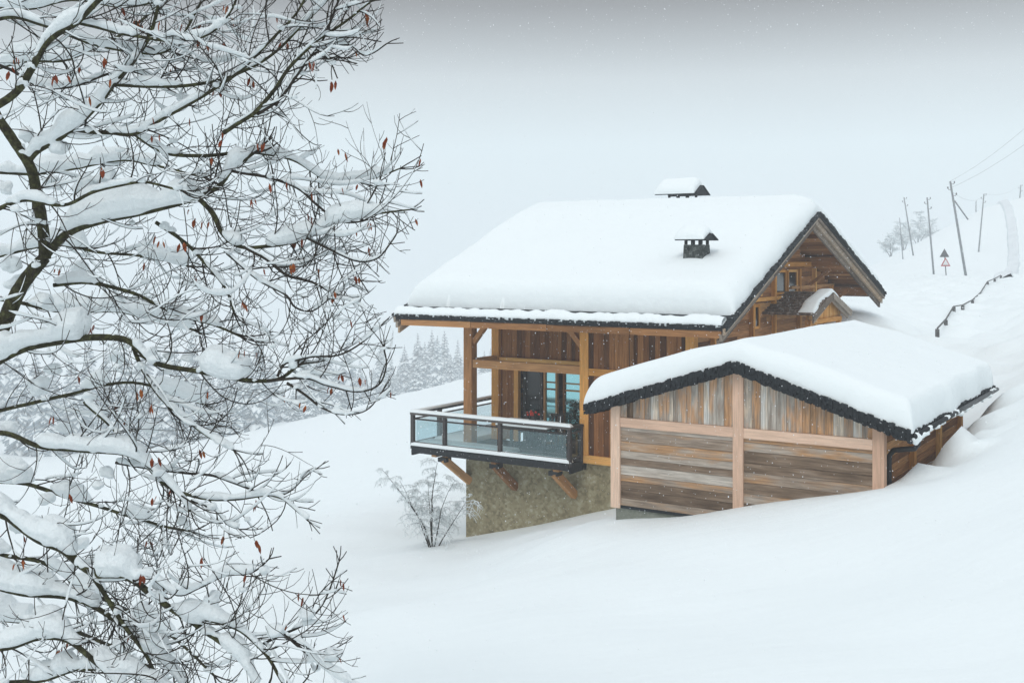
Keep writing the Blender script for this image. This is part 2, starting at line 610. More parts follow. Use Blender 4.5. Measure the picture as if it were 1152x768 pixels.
xs = axis(-330, -16, 46, 380, .34)
ys = axis(-20, 8, 96, 540, .34)
GX, GY = np.meshgrid(xs, ys)
GZ = ground(GX, GY)
nx, ny = len(xs), len(ys)
verts = np.c_[GX.ravel(), GY.ravel(), GZ.ravel()]
faces = [(j * nx + i, j * nx + i + 1, (j + 1) * nx + i + 1, (j + 1) * nx + i) for j in range(ny - 1) for i in range(nx - 1)]
me = bpy.data.meshes.new('snowy_ground')
me.from_pydata(verts.tolist(), [], faces)
me.materials.append(M['snow_ground'])
me.polygons.foreach_set('use_smooth', [True] * len(faces))
me.update()
g_ob = bpy.data.objects.new('snowy_ground', me)
g_ob['kind'] = 'structure'
COL.objects.link(g_ob)
ZMIN = float(GZ.min())
ZMAX = float(GZ.max())
print('terrain', nx, ny, ZMIN, ZMAX)


# ------------------------------------------------------------------ snow slab on a roof slope
def snow_slab(mb, a0, a1, b0, b1, zf, T, ra=(.5, .5), rb=(.35, .0), drop=None, na=70, nb=44, wav=.05, seed=0, under=.0, pw=2.4):
    """zf(b) roof height; T thickness; ra radii at a0/a1 ends, rb radii at b0/b1 ends. Closed mesh."""
    def spaced(lo, hi, r0, r1, n):
        t = np.linspace(0, 1, n)
        # cluster samples near rounded ends
        s = .5 - .5 * np.cos(t * PI)
        return lo + (hi - lo) * (s * .75 + t * .25)
    A = spaced(a0, a1, *ra, na)
    B = spaced(b0, b1, *rb, nb)
    off = Vector((seed * 7.3, seed * 3.1, 0))

    def prof(s, r):
        if r <= 0:
            return 1.0
        q = max(0.0, min(1.0, s / r))
        return (1 - (1 - q) ** pw) ** (1 / pw)
    base = len(mb.v)
    for b_ in B:
        for a_ in A:
            nzv = mnoise.noise(Vector((a_ * .45, b_ * .45, 0)) + off)
            n2 = mnoise.noise(Vector((a_ * 1.7, b_ * 1.7, 3)) + off)
            k = prof(a_ - a0, ra[0]) * prof(a1 - a_, ra[1]) * prof(b_ - b0, rb[0]) * prof(b1 - b_, rb[1])
            t = (T if not callable(T) else T(a_, b_)) * k * (1 + .085 * nzv + .03 * n2)
            ea = wav * mnoise.noise(Vector((b_ * 1.1, 5, 0)) + off)
            eb = wav * mnoise.noise(Vector((a_ * .8, 9, 0)) + off) + wav * .4 * mnoise.noise(Vector((a_ * 2.7, 2, 0)) + off)
            wa = (1 - min(1, (a_ - a0) / 1.0)) + (1 - min(1, (a1 - a_) / 1.0))
            wb = (1 - min(1, (b_ - b0) / 1.0)) + (1 - min(1, (b1 - b_) / 1.0)) if rb[1] > 0 else (1 - min(1, (b_ - b0) / 1.0))
            mb.v.append((a_ + ea * wa, b_ + eb * wb, zf(b_) + t + .01))
    k2 = len(mb.v)
    for b_ in B:
        for a_ in A:
            i = len(mb.v) - k2
            x, y, _ = mb.v[base + i]
            mb.v.append((x, y, zf(y) - under))
    def addf(f):
        mb.f.append(f)
        mb.mi.append(0)
        mb.sm.append(True)
        mb.tint.append(.5)
        mb.uv.append([(0, 0)] * 4)
    for j in range(nb - 1):
        for i in range(na - 1):
            p = base + j * na + i
            addf((p, p + 1, p + na + 1, p + na))
            q = k2 + j * na + i
            addf((q, q + na, q + na + 1, q + 1))
    for i in range(na - 1):
        p, q = base + i, k2 + i
        addf((q, q + 1, p + 1, p))
        p, q = base + (nb - 1) * na + i, k2 + (nb - 1) * na + i
        addf((p, p + 1, q + 1, q))
    for j in range(nb - 1):
        p, q = base + j * na, k2 + j * na
        addf((p, p + na, q + na, q))
        p, q = base + j * na + na - 1, k2 + j * na + na - 1
        addf((q, q + na, p + na, p))


# ================================================================== THE CHALET
# building frame: a grows to the right along the ridge, b grows away, z up (camera eye = 0)
RA0, RA1 = -21.55, -10.64          # roof ends
RB0, RBR, RB1 = 26.7, 34.5, 42.6   # front eave, ridge, rear eave
ZE, ZR, ZE2 = -1.77, 1.43, -1.33


def roof_z(b):
    return ZE + (b - RB0) / (RBR - RB0) * (ZR - ZE) if b <= RBR else ZR + (b - RBR) / (RB1 - RBR) * (ZE2 - ZR)


WA0, WA1 = -19.72, -12.2          # left and gable wall planes
WB0, WBI, WB1 = 28.0, 29.64, 41.3  # front wall, recessed loggia wall, back wall
DECK = -5.83
chalet = Thing('chalet', 'large wooden chalet on a stone base with a corner balcony', 'house',
               (-16, 30, -8.5), local=True)

# roof body
mb = MB()
TK = .13
for (b0, b1) in ((RB0, RBR), (RBR, RB1)):
    z0, z1 = roof_z(b0), roof_z(b1)
    mb.hexa([(RA0, b0, z0 - TK), (RA1, b0, z0 - TK), (RA1, b1, z1 - TK), (RA0, b1, z1 - TK),
             (RA0, b0, z0), (RA1, b0, z0), (RA1, b1, z1), (RA0, b1, z1)], (1, 0, 0))
# shingle edge along eave and gable rakes: many small ragged slates
for i in range(150):
    a = RA0 + .02 + (RA1 - RA0 - .1) * i / 150
    mb.box(a, a + .075, RB0 - RX(.02, .07), RB0 + .35, ZE - .035 - RX(0, .02), ZE + .02 + RX(0, .03), 'y')
for (b0, b1, n) in ((RB0, RBR, 66), (RBR, RB1, 66)):
    for i in range(n):
        t0, t1 = i / n, (i + 1.25) / n
        b_, bb = b0 + (b1 - b0) * t0, b0 + (b1 - b0) * min(t1, 1.0)
        z_, zz = roof_z(b_ + .0001 if b0 == RBR else b_), roof_z(bb)
        for edge, sgn in ((RA1, 1), (RA0, -1)):
            j = RX(.03, .07) * sgn
            up = RX(.02, .06)
            xa, xb = sorted((edge - .12 * sgn, edge + j))
            mb.hexa([(xa, b_, z_ - .05), (xb, b_, z_ - .05), (xb, bb, zz - .05), (xa, bb, zz - .05),
                     (xa, b_, z_ + up), (xb, b_, z_ + up), (xb, bb, zz + up - .02), (xa, bb, zz + up - .02)], (0, 1, 0))
roof = mb.part('roof', M['slate'], chalet)

# soffit boards under the roof (lining), running along a
mb = MB()
for (b0, b1) in ((RB0 + .05, RBR - .01), (RBR + .01, RB1 - .05)):
    n = 40
    for i in range(n):
        p, q = b0 + (b1 - b0) * i / n, b0 + (b1 - b0) * (i + .95) / n
        zp, zq = roof_z(p) - TK - .003, roof_z(q) - TK - .003
        mb.hexa([(RA0 + .06, p, zp - .03), (RA1 - .06, p, zp - .03), (RA1 - .06, q, zq - .03), (RA0 + .06, q, zq - .03),
                 (RA0 + .06, p, zp), (RA1 - .06, p, zp), (RA1 - .06, q, zq), (RA0 + .06, q, zq)], (1, 0, 0))
mb.part('soffit', M['honey_boards'], chalet, roof)
# fascia on the eave
mb = MB()
for k in range(4):
    a0 = RA0 + .3 + k * 2.62
    mb.box(a0, min(a0 + 2.6, RA1 - .12), RB0 + .0, RB0 + .05, ZE - .30, ZE - TK + .02, 'x')
mb.part('fascia', M['brown_beam'], chalet, roof)
# barge boards on both gables, two lapped layers
for side, nm in ((1, 'gable'), (-1, 'rear')):
    mb = MB()
    e = RA1 if side == 1 else RA0
    for (off0, off1, top, bot) in ((-.10, -.03, .05, .22), (-.19, -.11, .21, .38), (-.27, -.20, .36, .54)):
        x0, x1 = sorted((e + off0 * side, e + off1 * side))
        for (b0, b1) in ((RB0 - .02, RBR), (RBR, RB1 + .02)):
            for k in range(2):
                p = b0 + (b1 - b0) * k / 2
                q = b0 + (b1 - b0) * (k + 1) / 2 - (.006 if k == 0 else 0)
                zp, zq = roof_z(min(max(p, RB0), RB1)), roof_z(min(max(q, RB0), RB1))
                mb.hexa([(x0, p, zp - bot), (x1, p, zp - bot), (x1, q, zq - bot), (x0, q, zq - bot),
                         (x0, p, zp - top), (x1, p, zp - top), (x1, q, zq - top), (x0, q, zq - top)], (0, 1, .35))
    mb.part('barge_board', M['grey_boards'], chalet, roof)
# purlins that carry the overhangs
for bq, w, h in ((RBR, .26, .34), (31.0, .22, .3), (28.1, .22, .26), (38.0, .22, .3), (41.2, .22, .28)):
    mb = MB()
    zt = roof_z(bq) - TK - .05 - (.08 if bq == RBR else .06)
    mb.box(RA0 + .32, RA1 - .32, bq - w / 2, bq + w / 2, zt - h, zt, 'x')
    mb.part('purlin', M['brown_beam'], chalet)


def board_wall_h(mb, a, b0, b1, z0, zt, step, th=.03):
    """horizontal boards on a plane a=const between b0,b1; zt(b) top height"""
    z = z0
    while z < 3:
        z1 = z + step * .965
        # extent of b where top(b) > z
        lo, hi = None, None
        for k in range(241):
            b_ = b0 + (b1 - b0) * k / 240
            if zt(b_) > z1:
                lo = b_ if lo is None else lo
                hi = b_
        if lo is None:
            break
        cuts = [lo] + sorted(RX(lo + .5, hi - .5) for _ in range(2) if hi - lo > 3) + [hi]
        for p, q in zip(cuts[:-1], cuts[1:]):
            d = RX(0, .008)
            mb.box(a - .02, a + th + d, p, q - .004, z, z1, 'y')
        z += step


# gable wall, horizontal boards
mb = MB()
board_wall_h(mb, WA1, WB0 + .1, WB1, -5.6, lambda b: roof_z(b) - TK - .05, .155)
gw = mb.part('gable_wall', M['honey_boards'], chalet)
mb = MB()
board_wall_h(mb, WA0 - .03, WBI + .12, WB1, -5.6, lambda b: roof_z(b) - TK - .05, .155)
mb.part('side_wall', M['brown_boards'], chalet)
mb = MB()
z = -5.6
while z < roof_z(WB1) - .25:
    mb.box(WA0, WA1, WB1 - .02, WB1 + RX(.02, .03), z, z + .15, 'x')
    z += .155
mb.part('rear_wall', M['brown_boards'], chalet)
# front wall, vertical boards (right of the loggia)
mb = MB()
a = -15.38
while a < WA1 - .1:
    w = RX(.13, .2)
    a1 = min(a + w, WA1 - .02)
    mb.box(a, a1 - .006, WB0 - .01 - RX(0, .012), WB0 + .06, -5.72, roof_z(WB0) - TK - .06, 'z')
    a = a1
mb.part('front_wall', M['brown_boards'], chalet)
# recessed loggia wall: upper boards, lower boards left of the door
mb = MB()
a = WA0 + .12
while a < -15.45:
    w = RX(.13, .2)
    a1 = min(a + w, -15.45)
    zlow = -3.5 if a > -18.9 else DECK + .02
    mb.box(a, a1 - .006, WBI - .01 - RX(0, .012), WBI + .06, zlow, roof_z(WBI) - TK - .06, 'z')
    a = a1
mb.part('loggia_wall', M['brown_boards'], chalet)
# loggia right cheek wall
mb = MB()
for k in range(11):
    mb.box(-15.44, -15.38, WB0 + .2 + k * .14, WB0 + .2 + k * .14 + .135, DECK, roof_z(WB0 + .2) - .25, 'z')
mb.part('loggia_wall', M['brown_boards'], chalet)

# stone base
mb = MB()
mb.box(-19.78, -15.5, 28.1, WB1 + .1, -13, -6.16, 'x')
mb.box(-15.5, WA1 + .12, 28.1, WB1 + .1, -13, -5.93, 'x')
sb = mb.part('stone_base', M['stone'], chalet)
mb = MB()
mb.box(-15.62, WA1 + .2, 27.9, 28.14, -5.925, -5.70, 'x')
mb.part('sill_beam', M['orange_beam'], chalet)

# posts
for (a, b, w, z0, z1, mt) in ((-19.62, 28.1, .30, DECK + .005, roof_z(28.1) - .24, 'brown_beam'), (-15.50, 28.08, .28, -5.695, roof_z(28.1) - .24, 'orange_beam'),
                              (-19.62, 29.62, .27, DECK + .005, roof_z(29.62) - .19, 'orange_beam'), (WA1, 28.08, .26, -5.695, roof_z(28.1) - .24, 'orange_beam')):
    mb = MB()
    mb.box(a - w / 2, a + w / 2, b - w / 2, b + w / 2, z0, z1, 'z')
    mb.part('post', M[mt], chalet)
# horizontal beams of the loggia frame
def beam(nm, p, q, w, h, mt):
    mb = MB()
    mb.beam(p, q, w, h)
    return mb.part(nm, M[mt], chalet)


beam('beam', (-19.46, 28.1, -3.27), (-15.65, 28.1, -3.27), .2, .25, 'brown_beam')
beam('beam', (-19.62, 28.26, -3.24), (-19.62, 29.48, -3.24), .2, .2, 'brown_beam')
beam('beam', (-19.46, 29.55, -3.30), (-15.45, 29.55, -3.30), .14, .24, 'orange_beam')
beam('beam', (-15.34, 27.99, -3.29), (-12.35, 27.99, -3.29), .14, .2, 'orange_beam')
beam('beam', (-13.95, 27.965, -3.19), (-13.95, 27.965, -1.5), .1, .12, 'brown_beam')
beam('brace', (-19.48, 28.1, -2.62), (-18.75, 28.1, -1.75), .15, .15, 'brown_beam')
beam('brace', (-15.62, 28.1, -2.6), (-16.4, 28.1, -1.72), .15, .15, 'brown_beam')
beam('post', (-18.83, 29.58, DECK + .01), (-18.83, 29.58, -3.42), .16, .16, 'orange_beam')
# wall plate
beam('wall_plate', (RA0 + .4, 28.1, -1.56), (RA1 - .4, 28.1, -1.56), .18, .2, 'brown_beam')

# loggia: door and windows (thing > window > glass)
mb = MB()
mb.box(-18.6, -17.95, 29.56, 29.64, DECK + .01, DECK + .1, 'x')
mb.box(-18.6, -18.52, 29.56, 29.64, DECK + .1, -3.45, 'z')
mb.box(-17.98, -17.9, 29.56, 29.64, DECK + .1, -3.45, 'z')
dr = mb.part('door', M['rail_wood'], chalet)
mb = MB()
mb.box(-18.52, -17.98, 29.60, 29.63, DECK + .1, -3.45, 'z')
mb.part('pane', M['dark_glass'], chalet, dr)
mb = MB()
mb.tube([Vector((-18.02, 29.53, DECK + .95)), Vector((-18.02, 29.53, DECK + 1.2))], [.015, .015], 6)
mb.part('handle', M['metal'], chalet, dr)
for (a0, a1, gm) in ((-17.82, -17.32, 'mirror_glass'), (-17.12, -15.7, 'mirror_glass')):
    mb = MB()
    fw = .07
    z0, z1 = DECK + .02, -3.44
    mb.box(a0, a0 + fw, 29.52, 29.62, z0, z1, 'z')
    mb.box(a1 - fw, a1, 29.52, 29.62, z0, z1, 'z')
    mb.box(a0 + fw, a1 - fw, 29.53, 29.61, z0, z0 + fw, 'x')
    mb.box(a0 + fw, a1 - fw, 29.53, 29.61, z1 - fw, z1, 'x')
    mb.box(a0 + fw, a1 - fw, 29.54, 29.60, -4.12, -4.07, 'x')
    mb.box(a0 + fw, a1 - fw, 29.54, 29.60, -3.90, -3.86, 'x')
    wn = mb.part('window', M['brown_beam'], chalet)
    mb = MB()
    mb.box(a0 + fw, a1 - fw, 29.57, 29.585, z0 + fw, z1 - fw, 'x')
    mb.part('pane', M[gm], chalet, wn)

# ---- gable timber framing and windows (plane a = WA1, faces +a)
def gbeam(p, q, w=.13, h=.16, mt='orange_beam', nm='beam', da=.09):
    mb = MB()
    mb.beam((WA1 + da, *p), (WA1 + da, *q), w, h, up=(1, 0, 0))
    return mb.part(nm, M[mt], chalet)


for bb, zb, zt in ((29.35, -5.6, -1.1), (32.42, -5.6, -1.2), (34.4, -2.6, -.4), (36.9, -2.6, -.37), (38.6, -2.6, -.37), (40.6, -2.6, -.95)):
    gbeam((bb, zb), (bb, min(zt, roof_z(bb) - .35)), .12, .17, nm='post')
gbeam((34.3, -.22), (38.5, -.22), .16, .28)
gbeam((32.3, -1.30), (35.3, -1.30), .12, .17)
gbeam((36.0, -1.0), (40.8, -1.0), .1, .14, 'brown_beam')
gbeam((33.2, -.75), (33.2, -1.2), .1, .1)
# windows in the gable
for (b0, b1, z0, z1) in ((34.55, 35.6, -1.2, -.40), (35.75, 36.75, -1.2, -.40), (32.6, 33.1, -2.2, -1.45)):
    mb = MB()
    x0, x1 = WA1 + .05, WA1 + .12
    mb.box(x0, x1, b0, b0 + .09, z0, z1, 'z')
    mb.box(x0, x1, b1 - .09, b1, z0, z1, 'z')
    mb.box(x0, x1 - .01, b0 + .09, b1 - .09, z0, z0 + .08, 'y')
    mb.box(x0, x1 - .01, b0 + .09, b1 - .09, z1 - .08, z1, 'y')
    wn = mb.part('window', M['orange_beam'], chalet)
    mb = MB()
    mb.box(x0 + .01, x0 + .03, b0 + .09, b1 - .09, z0 + .08, z1 - .08, 'y')
    mb.part('pane', M['dark_glass'], chalet, wn)
# knee braces under the gable overhang, dusted with rime on top
for bq in (31.0, 38.0, 40.2):
    zt = roof_z(bq) - .62
    mb = MB()
    mb.beam((WA1 + .04, bq, zt - .62), (WA1 + .85, bq, zt - .02), .1, .11)
    mb.part('bracket', M['brown_beam'], chalet)

# ---- porch on the gable side (part of the chalet)
PB, PA0, PA1, PHW = 35.6, WA1 + .02, -10.56, 2.1
PZ, PZE = -1.10, -1.76


def porch_z(b):
    return PZ - (PZ - PZE) * abs(b - PB) / PHW


mb = MB()
for s in (-1, 1):
    n = 9
    for i in range(n):          # lapped tile courses
        t0, t1 = i / n, (i + 1) / n
        p, q = PB + s * PHW * t0, PB + s * PHW * t1
        zp, zq = porch_z(p), porch_z(q)
        m0 = int((PA1 - PA0) / .16)
        for k in range(m0):
            xa = PA0 + (PA1 - PA0) * k / m0
            xb = PA0 + (PA1 - PA0) * (k + .94) / m0
            j = RX(0, .015)
            c = [(xa, p, zp - .03), (xb, p, zp - .03), (xb, q, zq - .02), (xa, q, zq - .02),
                 (xa, p, zp), (xb, p, zp), (xb, q, zq + .045 + j), (xa, q, zq + .045 + j)]
            if s < 0:
                c = [c[3], c[2], c[1], c[0], c[7], c[6], c[5], c[4]]
            mb.hexa(c, (0, 1, 0))
pr = mb.part('porch_roof', M['brown_tile'], chalet)
mb = MB()
for s in (-1, 1):
    mb.beam((PA1 + .02, PB, PZ - .12), (PA1 + .02, PB + s * PHW, PZE - .12), .05, .2)
    mb.beam((PA1 - .05, PB, PZ - .22), (PA1 - .05, PB + s * PHW * .9, PZE - .22), .05, .14)
mb.part('barge_board', M['grey_boards'], chalet, pr)
mb = MB()
for k in range(24):
    b_ = PB - PHW * .85 + PHW * 1.7 * k / 24
    zt = porch_z(b_ if abs(b_ - PB) > abs(b_ + .07 - PB) else b_ + .14) - .1
    mb.box(PA1 - .3, PA1 - .26, b_, b_ + .135, -1.95, max(zt, -1.94), 'z')
mb.part('gable_panel', M['orange_beam'], chalet, pr)
for s in (-1, 1):
    mb = MB()
    mb.box(PA1 - .35, PA1 - .2, PB + s * 1.6 - .08, PB + s * 1.6 + .08, -6, -1.95, 'z')
    mb.part('post', M['orange_beam'], chalet)
mb = MB()
mb.box(PA1 - .36, PA1 - .19, PB - 1.7, PB + 1.7, -2.1, -1.95, 'y')
mb.part('beam', M['orange_beam'], chalet)

# ---- balcony (part of the chalet)
BA0, BA1, BB0 = -21.15, -15.54, 27.14
mb = MB()
n = 17
for k in range(n):
    b0 = BB0 + .02 + (29.6 - BB0) * k / n
    mb.box(BA0 + .02, BA1 - .02 if b0 < 27.95 else -15.66, b0, b0 + (29.6 - BB0) / n - .01, DECK - .05, DECK, 'x')
for k in range(10):
    a0 = BA0 + .02 + 1.35 * k / 10
    mb.box(a0, a0 + .125, 29.62, 32.0, DECK - .05, DECK, 'y')
deck = mb.part('balcony_floor', M['rail_wood'], chalet)
mb = MB()
mb.box(BA0, BA1, BB0 - .05, BB0 + .015, DECK - .21, DECK - .02, 'x')
mb.box(BA1 - .015, BA1 + .04, BB0 + .02, 27.88, DECK - .3, DECK - .02, 'y')
mb.box(BA0 - .05, BA0 + .015, BB0 + .02, 32.0, DECK - .3, DECK - .02, 'y')
mb.part('edge_beam', M['slate'], chalet, deck)
for a in (-20.35, -18.15, -16.0):
    mb = MB()
    mb.beam((a, BB0 + .05, DECK - .18), (a, 29.4 if a > -19.8 else 31.8, DECK - .18), .18, .22)
    mb.part('joist', M['brown_beam'], chalet, deck)
# diagonal struts from the balcony down to the stone
for (a, da) in ((-20.0, .35), (-18.1, .15), (-16.05, .15)):
    mb = MB()
    mb.beam((a - .05, BB0 + .12, DECK - .32), (a + da, 28.12, DECK - 1.12), .2, .22)
    mb.part('strut', M['brown_beam'], chalet)
    mb = MB()
    mb.box(a - .2, a + .1, BB0 + .05, BB0 + .35, DECK - .42, DECK - .29, 'y')
    mb.part('bracket', M['metal'], chalet)
# railing
RT = -4.80
rail = MB()
rail.box(BA0 - .06, BA1 + .06, BB0 - .04, BB0 + .10, RT - .07, RT, 'x')
rail.box(BA0 - .06, BA0 + .08, BB0 + .11, 32.0, RT - .07, RT, 'y')
rail.box(BA1 - .08, BA1 + .06, BB0 + .11, 27.9, RT - .07, RT, 'y')
for zz in (RT - .2, DECK + .1):
    rail.box(BA0 + .05, BA1 - .05, BB0 + .0, BB0 + .05, zz - .022, zz + .022, 'x')
    rail.box(BA0 + .0, BA0 + .05, BB0 + .09, 32.0, zz - .022, zz + .022, 'y')
    rail.box(BA1 - .05, BA1 - .0, BB0 + .09, 27.9, zz - .022, zz + .022, 'y')
hr = rail.part('handrail', M['rail_wood'], chalet)
postA = [BA0, -19.92, -17.9, BA1]
for a in postA:
    mb = MB()
    mb.box(a - .055, a + .055, BB0 - .02, BB0 + .09, DECK - .1, RT - .072, 'z')
    mb.part('baluster_post', M['rail_wood'], chalet, hr)
for b in (28.55, 30.2, 31.9):
    mb = MB()
    mb.box(BA0 - .05, BA0 + .07, b - .06, b + .06, DECK - .1, RT - .072, 'z')
    mb.part('baluster_post', M['rail_wood'], chalet, hr)
mb = MB()
mb.box(BA1 - .06, BA1 + .04, 27.8, 27.9, DECK - .1, RT - .072, 'z')
mb.part('baluster_post', M['rail_wood'], chalet, hr)
gl = [((a0 + .1, a1 - .1), (BB0 + .02, BB0 + .03)) for a0, a1 in zip(postA[:-1], postA[1:])]
gl += [((BA0 + .02, BA0 + .03), (b0 + .09, b1 - .09)) for b0, b1 in ((BB0 + .1, 28.55), (28.55, 30.2), (30.2, 31.9))]
gl += [((BA1 - .03, BA1 - .02), (BB0 + .12, 27.78))]
for (x0, x1), (y0, y1) in gl:
    mb = MB()
    mb.box(x0, x1, y0, y1, DECK + .135, RT - .235, 'x')
    mb.part('glass_panel', M['glass_rail'], chalet)

# ---- chimneys: stone stack, four stubs, small pitched cap
def chimney(name, a, b, w, zs, zc, zp, la, lb, z0):
    mb = MB()
    n = 5
    for k in range(n):          # tapering courses
        t0, t1 = k / n, (k + 1) / n
        w0, w1 = w * (1.12 - .2 * t0), w * (1.12 - .2 * t1)
        za, zb = z0 + (zs - z0) * t0, z0 + (zs - z0) * t1
        c = [(a - w0 / 2, b - w0 / 2, za), (a + w0 / 2, b - w0 / 2, za), (a + w0 / 2, b + w0 / 2, za), (a - w0 / 2, b + w0 / 2, za),
             (a - w1 / 2, b - w1 / 2, zb), (a + w1 / 2, b - w1 / 2, zb), (a + w1 / 2, b + w1 / 2, zb), (a - w1 / 2, b + w1 / 2, zb)]
        mb.hexa(c)
    st = mb.part('chimney', M['chimney_stone'], chalet, roof)
    mb2 = MB()
    for sx in (-1, 0, 1):
        for sy in (-1, 1):
            mb2.box(a + sx * w * .38 - .035, a + sx * w * .38 + .035, b + sy * w * .38 - .035, b + sy * w * .38 + .035, zs + .003, zc - .0, 'z', mat=0)
    for s in (-1, 1):
        mb2.hexa([(a - la / 2, b + min(0, s * lb / 2), (zc if s < 0 else zp - .03)), (a + la / 2, b + min(0, s * lb / 2), (zc if s < 0 else zp - .03)),
                  (a + la / 2, b + max(0, s * lb / 2), (zp - .03 if s < 0 else zc)), (a - la / 2, b + max(0, s * lb / 2), (zp - .03 if s < 0 else zc)),
                  (a - la / 2, b + min(0, s * lb / 2), (zc + .03 if s < 0 else zp)), (a + la / 2, b + min(0, s * lb / 2), (zc + .03 if s < 0 else zp)),
                  (a + la / 2, b + max(0, s * lb / 2), (zp if s < 0 else zc + .03)), (a - la / 2, b + max(0, s * lb / 2), (zp if s < 0 else zc + .03))])
    mb2.prism([(a + la / 2 - .04, b - lb * .44, zc), (a + la / 2 - .04, b + lb * .44, zc), (a + la / 2 - .04, b, zp - .035)], (-.04, 0, 0))
    mb2.part('chimney_cap', M['slate'], chalet, roof)
    # snow on the cap: its own thing
    s_ = MB()
    snow_slab(s_, a - la / 2 - .03, a + la / 2 - .1, b - lb / 2 - .03, b + lb / 2 + .03, lambda y: zc + .03 + (zp - zc) * (1 - min(1, abs(y - b) / (lb / 2))), .22 * (lb / .8) ** .5,
              (.3, .35), (.25, .25), na=26, nb=22, wav=.03, seed=a)
    return s_


s1 = chimney('front', -12.5, 29.12, .60, .37, .49, .69, .98, .82, roof_z(29.1) - .3)
s1.solo('chimney_snow', M['snow'], 'small snow cap on the low chimney in the middle of the front roof slope', 'snow cap', local=True, org=(-12.5, 29.12, .6))
s2 = chimney('rear', -16.25, 36.6, .95, 2.02, 2.24, 2.58, 1.62, 1.2, roof_z(36.6) - .3)
s2.solo('chimney_snow', M['snow'], 'snow cap on the chimney that peeks over the chalet ridge', 'snow cap', local=True, org=(-16.25, 36.6, 2.2))

# ---- snow on the chalet
mb = MB()


def Tmain(a, b):
    t = .74
    # hollow melted around the front chimney
    t += .16 * math.exp(-(((a + 12.5) / .7) ** 2 + ((b - 28.95) / .5) ** 2))
    t -= .14 * math.exp(-((b - RBR) / .8) ** 2)
    return t


snow_slab(mb, RA0 + .08, RA1 - .05, RB0 + .62, RB1 - .2, roof_z, Tmain, (.75, 1.15), (.40, .5), na=150, nb=150, wav=.07, seed=2, pw=2.6)
mb.solo('roof_snow', M['snow'], 'thick smooth blanket of snow covering the big chalet roof', 'roof snow', local=True, org=(-16, 30, 0))
# thin ragged lip of snow left on the eave tiles below the blanket
mb = MB()
na, pts = 260, []
base = 0
rows = 9
for i in range(na + 1):
    a = RA0 + .05 + (RA1 - .18 - RA0) * i / na
    n1 = mnoise.noise(Vector((a * 1.1, 4, 0)))
    n2 = mnoise.noise(Vector((a * 3.3, 1, 0)))
    n3 = mnoise.noise(Vector((a * 8, 1, 5)))
    hgt = max(.05, .15 + .07 * n1 + .04 * n2 + .015 * n3)
    sag = .03 + .05 * abs(n2) + .03 * n3
    dep = .36 + .10 * n1 + .05 * n2
    for k in range(rows):
        th = PI * k / (rows - 1)
        bb = RB0 - .03 + dep / 2 - math.cos(th) * dep / 2
        zz = roof_z(bb) + .03 + (math.sin(th) ** .75) * hgt - (sag if k == 0 else 0)
        mb.v.append((a, bb, zz))
for i in range(na):
    for k in range(rows - 1):
        p = i * rows + k
        mb.f.append((p, p + rows, p + rows + 1, p + 1))
        mb.mi.append(0); mb.sm.append(True); mb.tint.append(.5); mb.uv.append([(0, 0)] * 4)
    p = i * rows
    mb.f.append((p + rows - 1, p + rows + rows - 1, p + rows, p))
    mb.mi.append(0); mb.sm.append(True); mb.tint.append(.5); mb.uv.append([(0, 0)] * 4)
mb.solo('eave_snow', M['snow'], 'ragged thin strip of snow along the chalet eave below the roof blanket', 'eave snow', local=True, org=(-16, RB0, ZE))
# balcony: snow on deck, on deck edge and on handrail
mb = MB()
snow_slab(mb, BA0 - .04, BA1 + .03, BB0 - .045, BB0 + .22, lambda b: DECK + .004, .10, (.06, .06), (.05, .05), na=60, nb=12, wav=.02, seed=25)
snow_slab(mb, BA0 + .06, -17.75, BB0 + .24, BB0 + .9, lambda b: DECK + .004, .11, (.06, .06), (.05, .05), na=60, nb=12, wav=.02, seed=5)
snow_slab(mb, BA0 + .1, -19.8, BB0 + .95, 31.9, lambda b: DECK + .004, .13, (.06, .06), (.1, .1), na=12, nb=40, wav=.02, seed=6)
mb.solo('balcony_snow', M['snow'], 'snow lying on the balcony floor behind the glass railing', 'snow layer', local=True, org=(-18, BB0, DECK))
mb = MB()
snow_slab(mb, BA0 - .09, BA1 + .08, BB0 - .06, BB0 + .12, lambda b: RT + .003, .085, (.08, .08), (.09, .09), na=90, nb=9, wav=.012, seed=8, pw=2)
snow_slab(mb, BA0 - .08, BA0 + .10, BB0 + .14, 32.0, lambda b: RT + .003, .06, (.08, .08), (.06, .06), na=9, nb=60, wav=.012, seed=9, pw=2)
mb.solo('rail_snow', M['snow'], 'narrow line of snow on top of the balcony handrail', 'snow layer', local=True, org=(-18, BB0, RT))
# porch snow, slid part-way off
mb = MB()
snow_slab(mb, PA1 - .55, PA1 - .02, PB - PHW * .95, PB + PHW * .95, porch_z, .12, (.4, .1), (.5, .4), na=30, nb=40, wav=.08, seed=12)
mb.solo('porch_snow', M['snow'], 'thin snow on the small tiled porch roof in front of the gable', 'roof snow', local=True, org=(-10.6, PB, PZ))

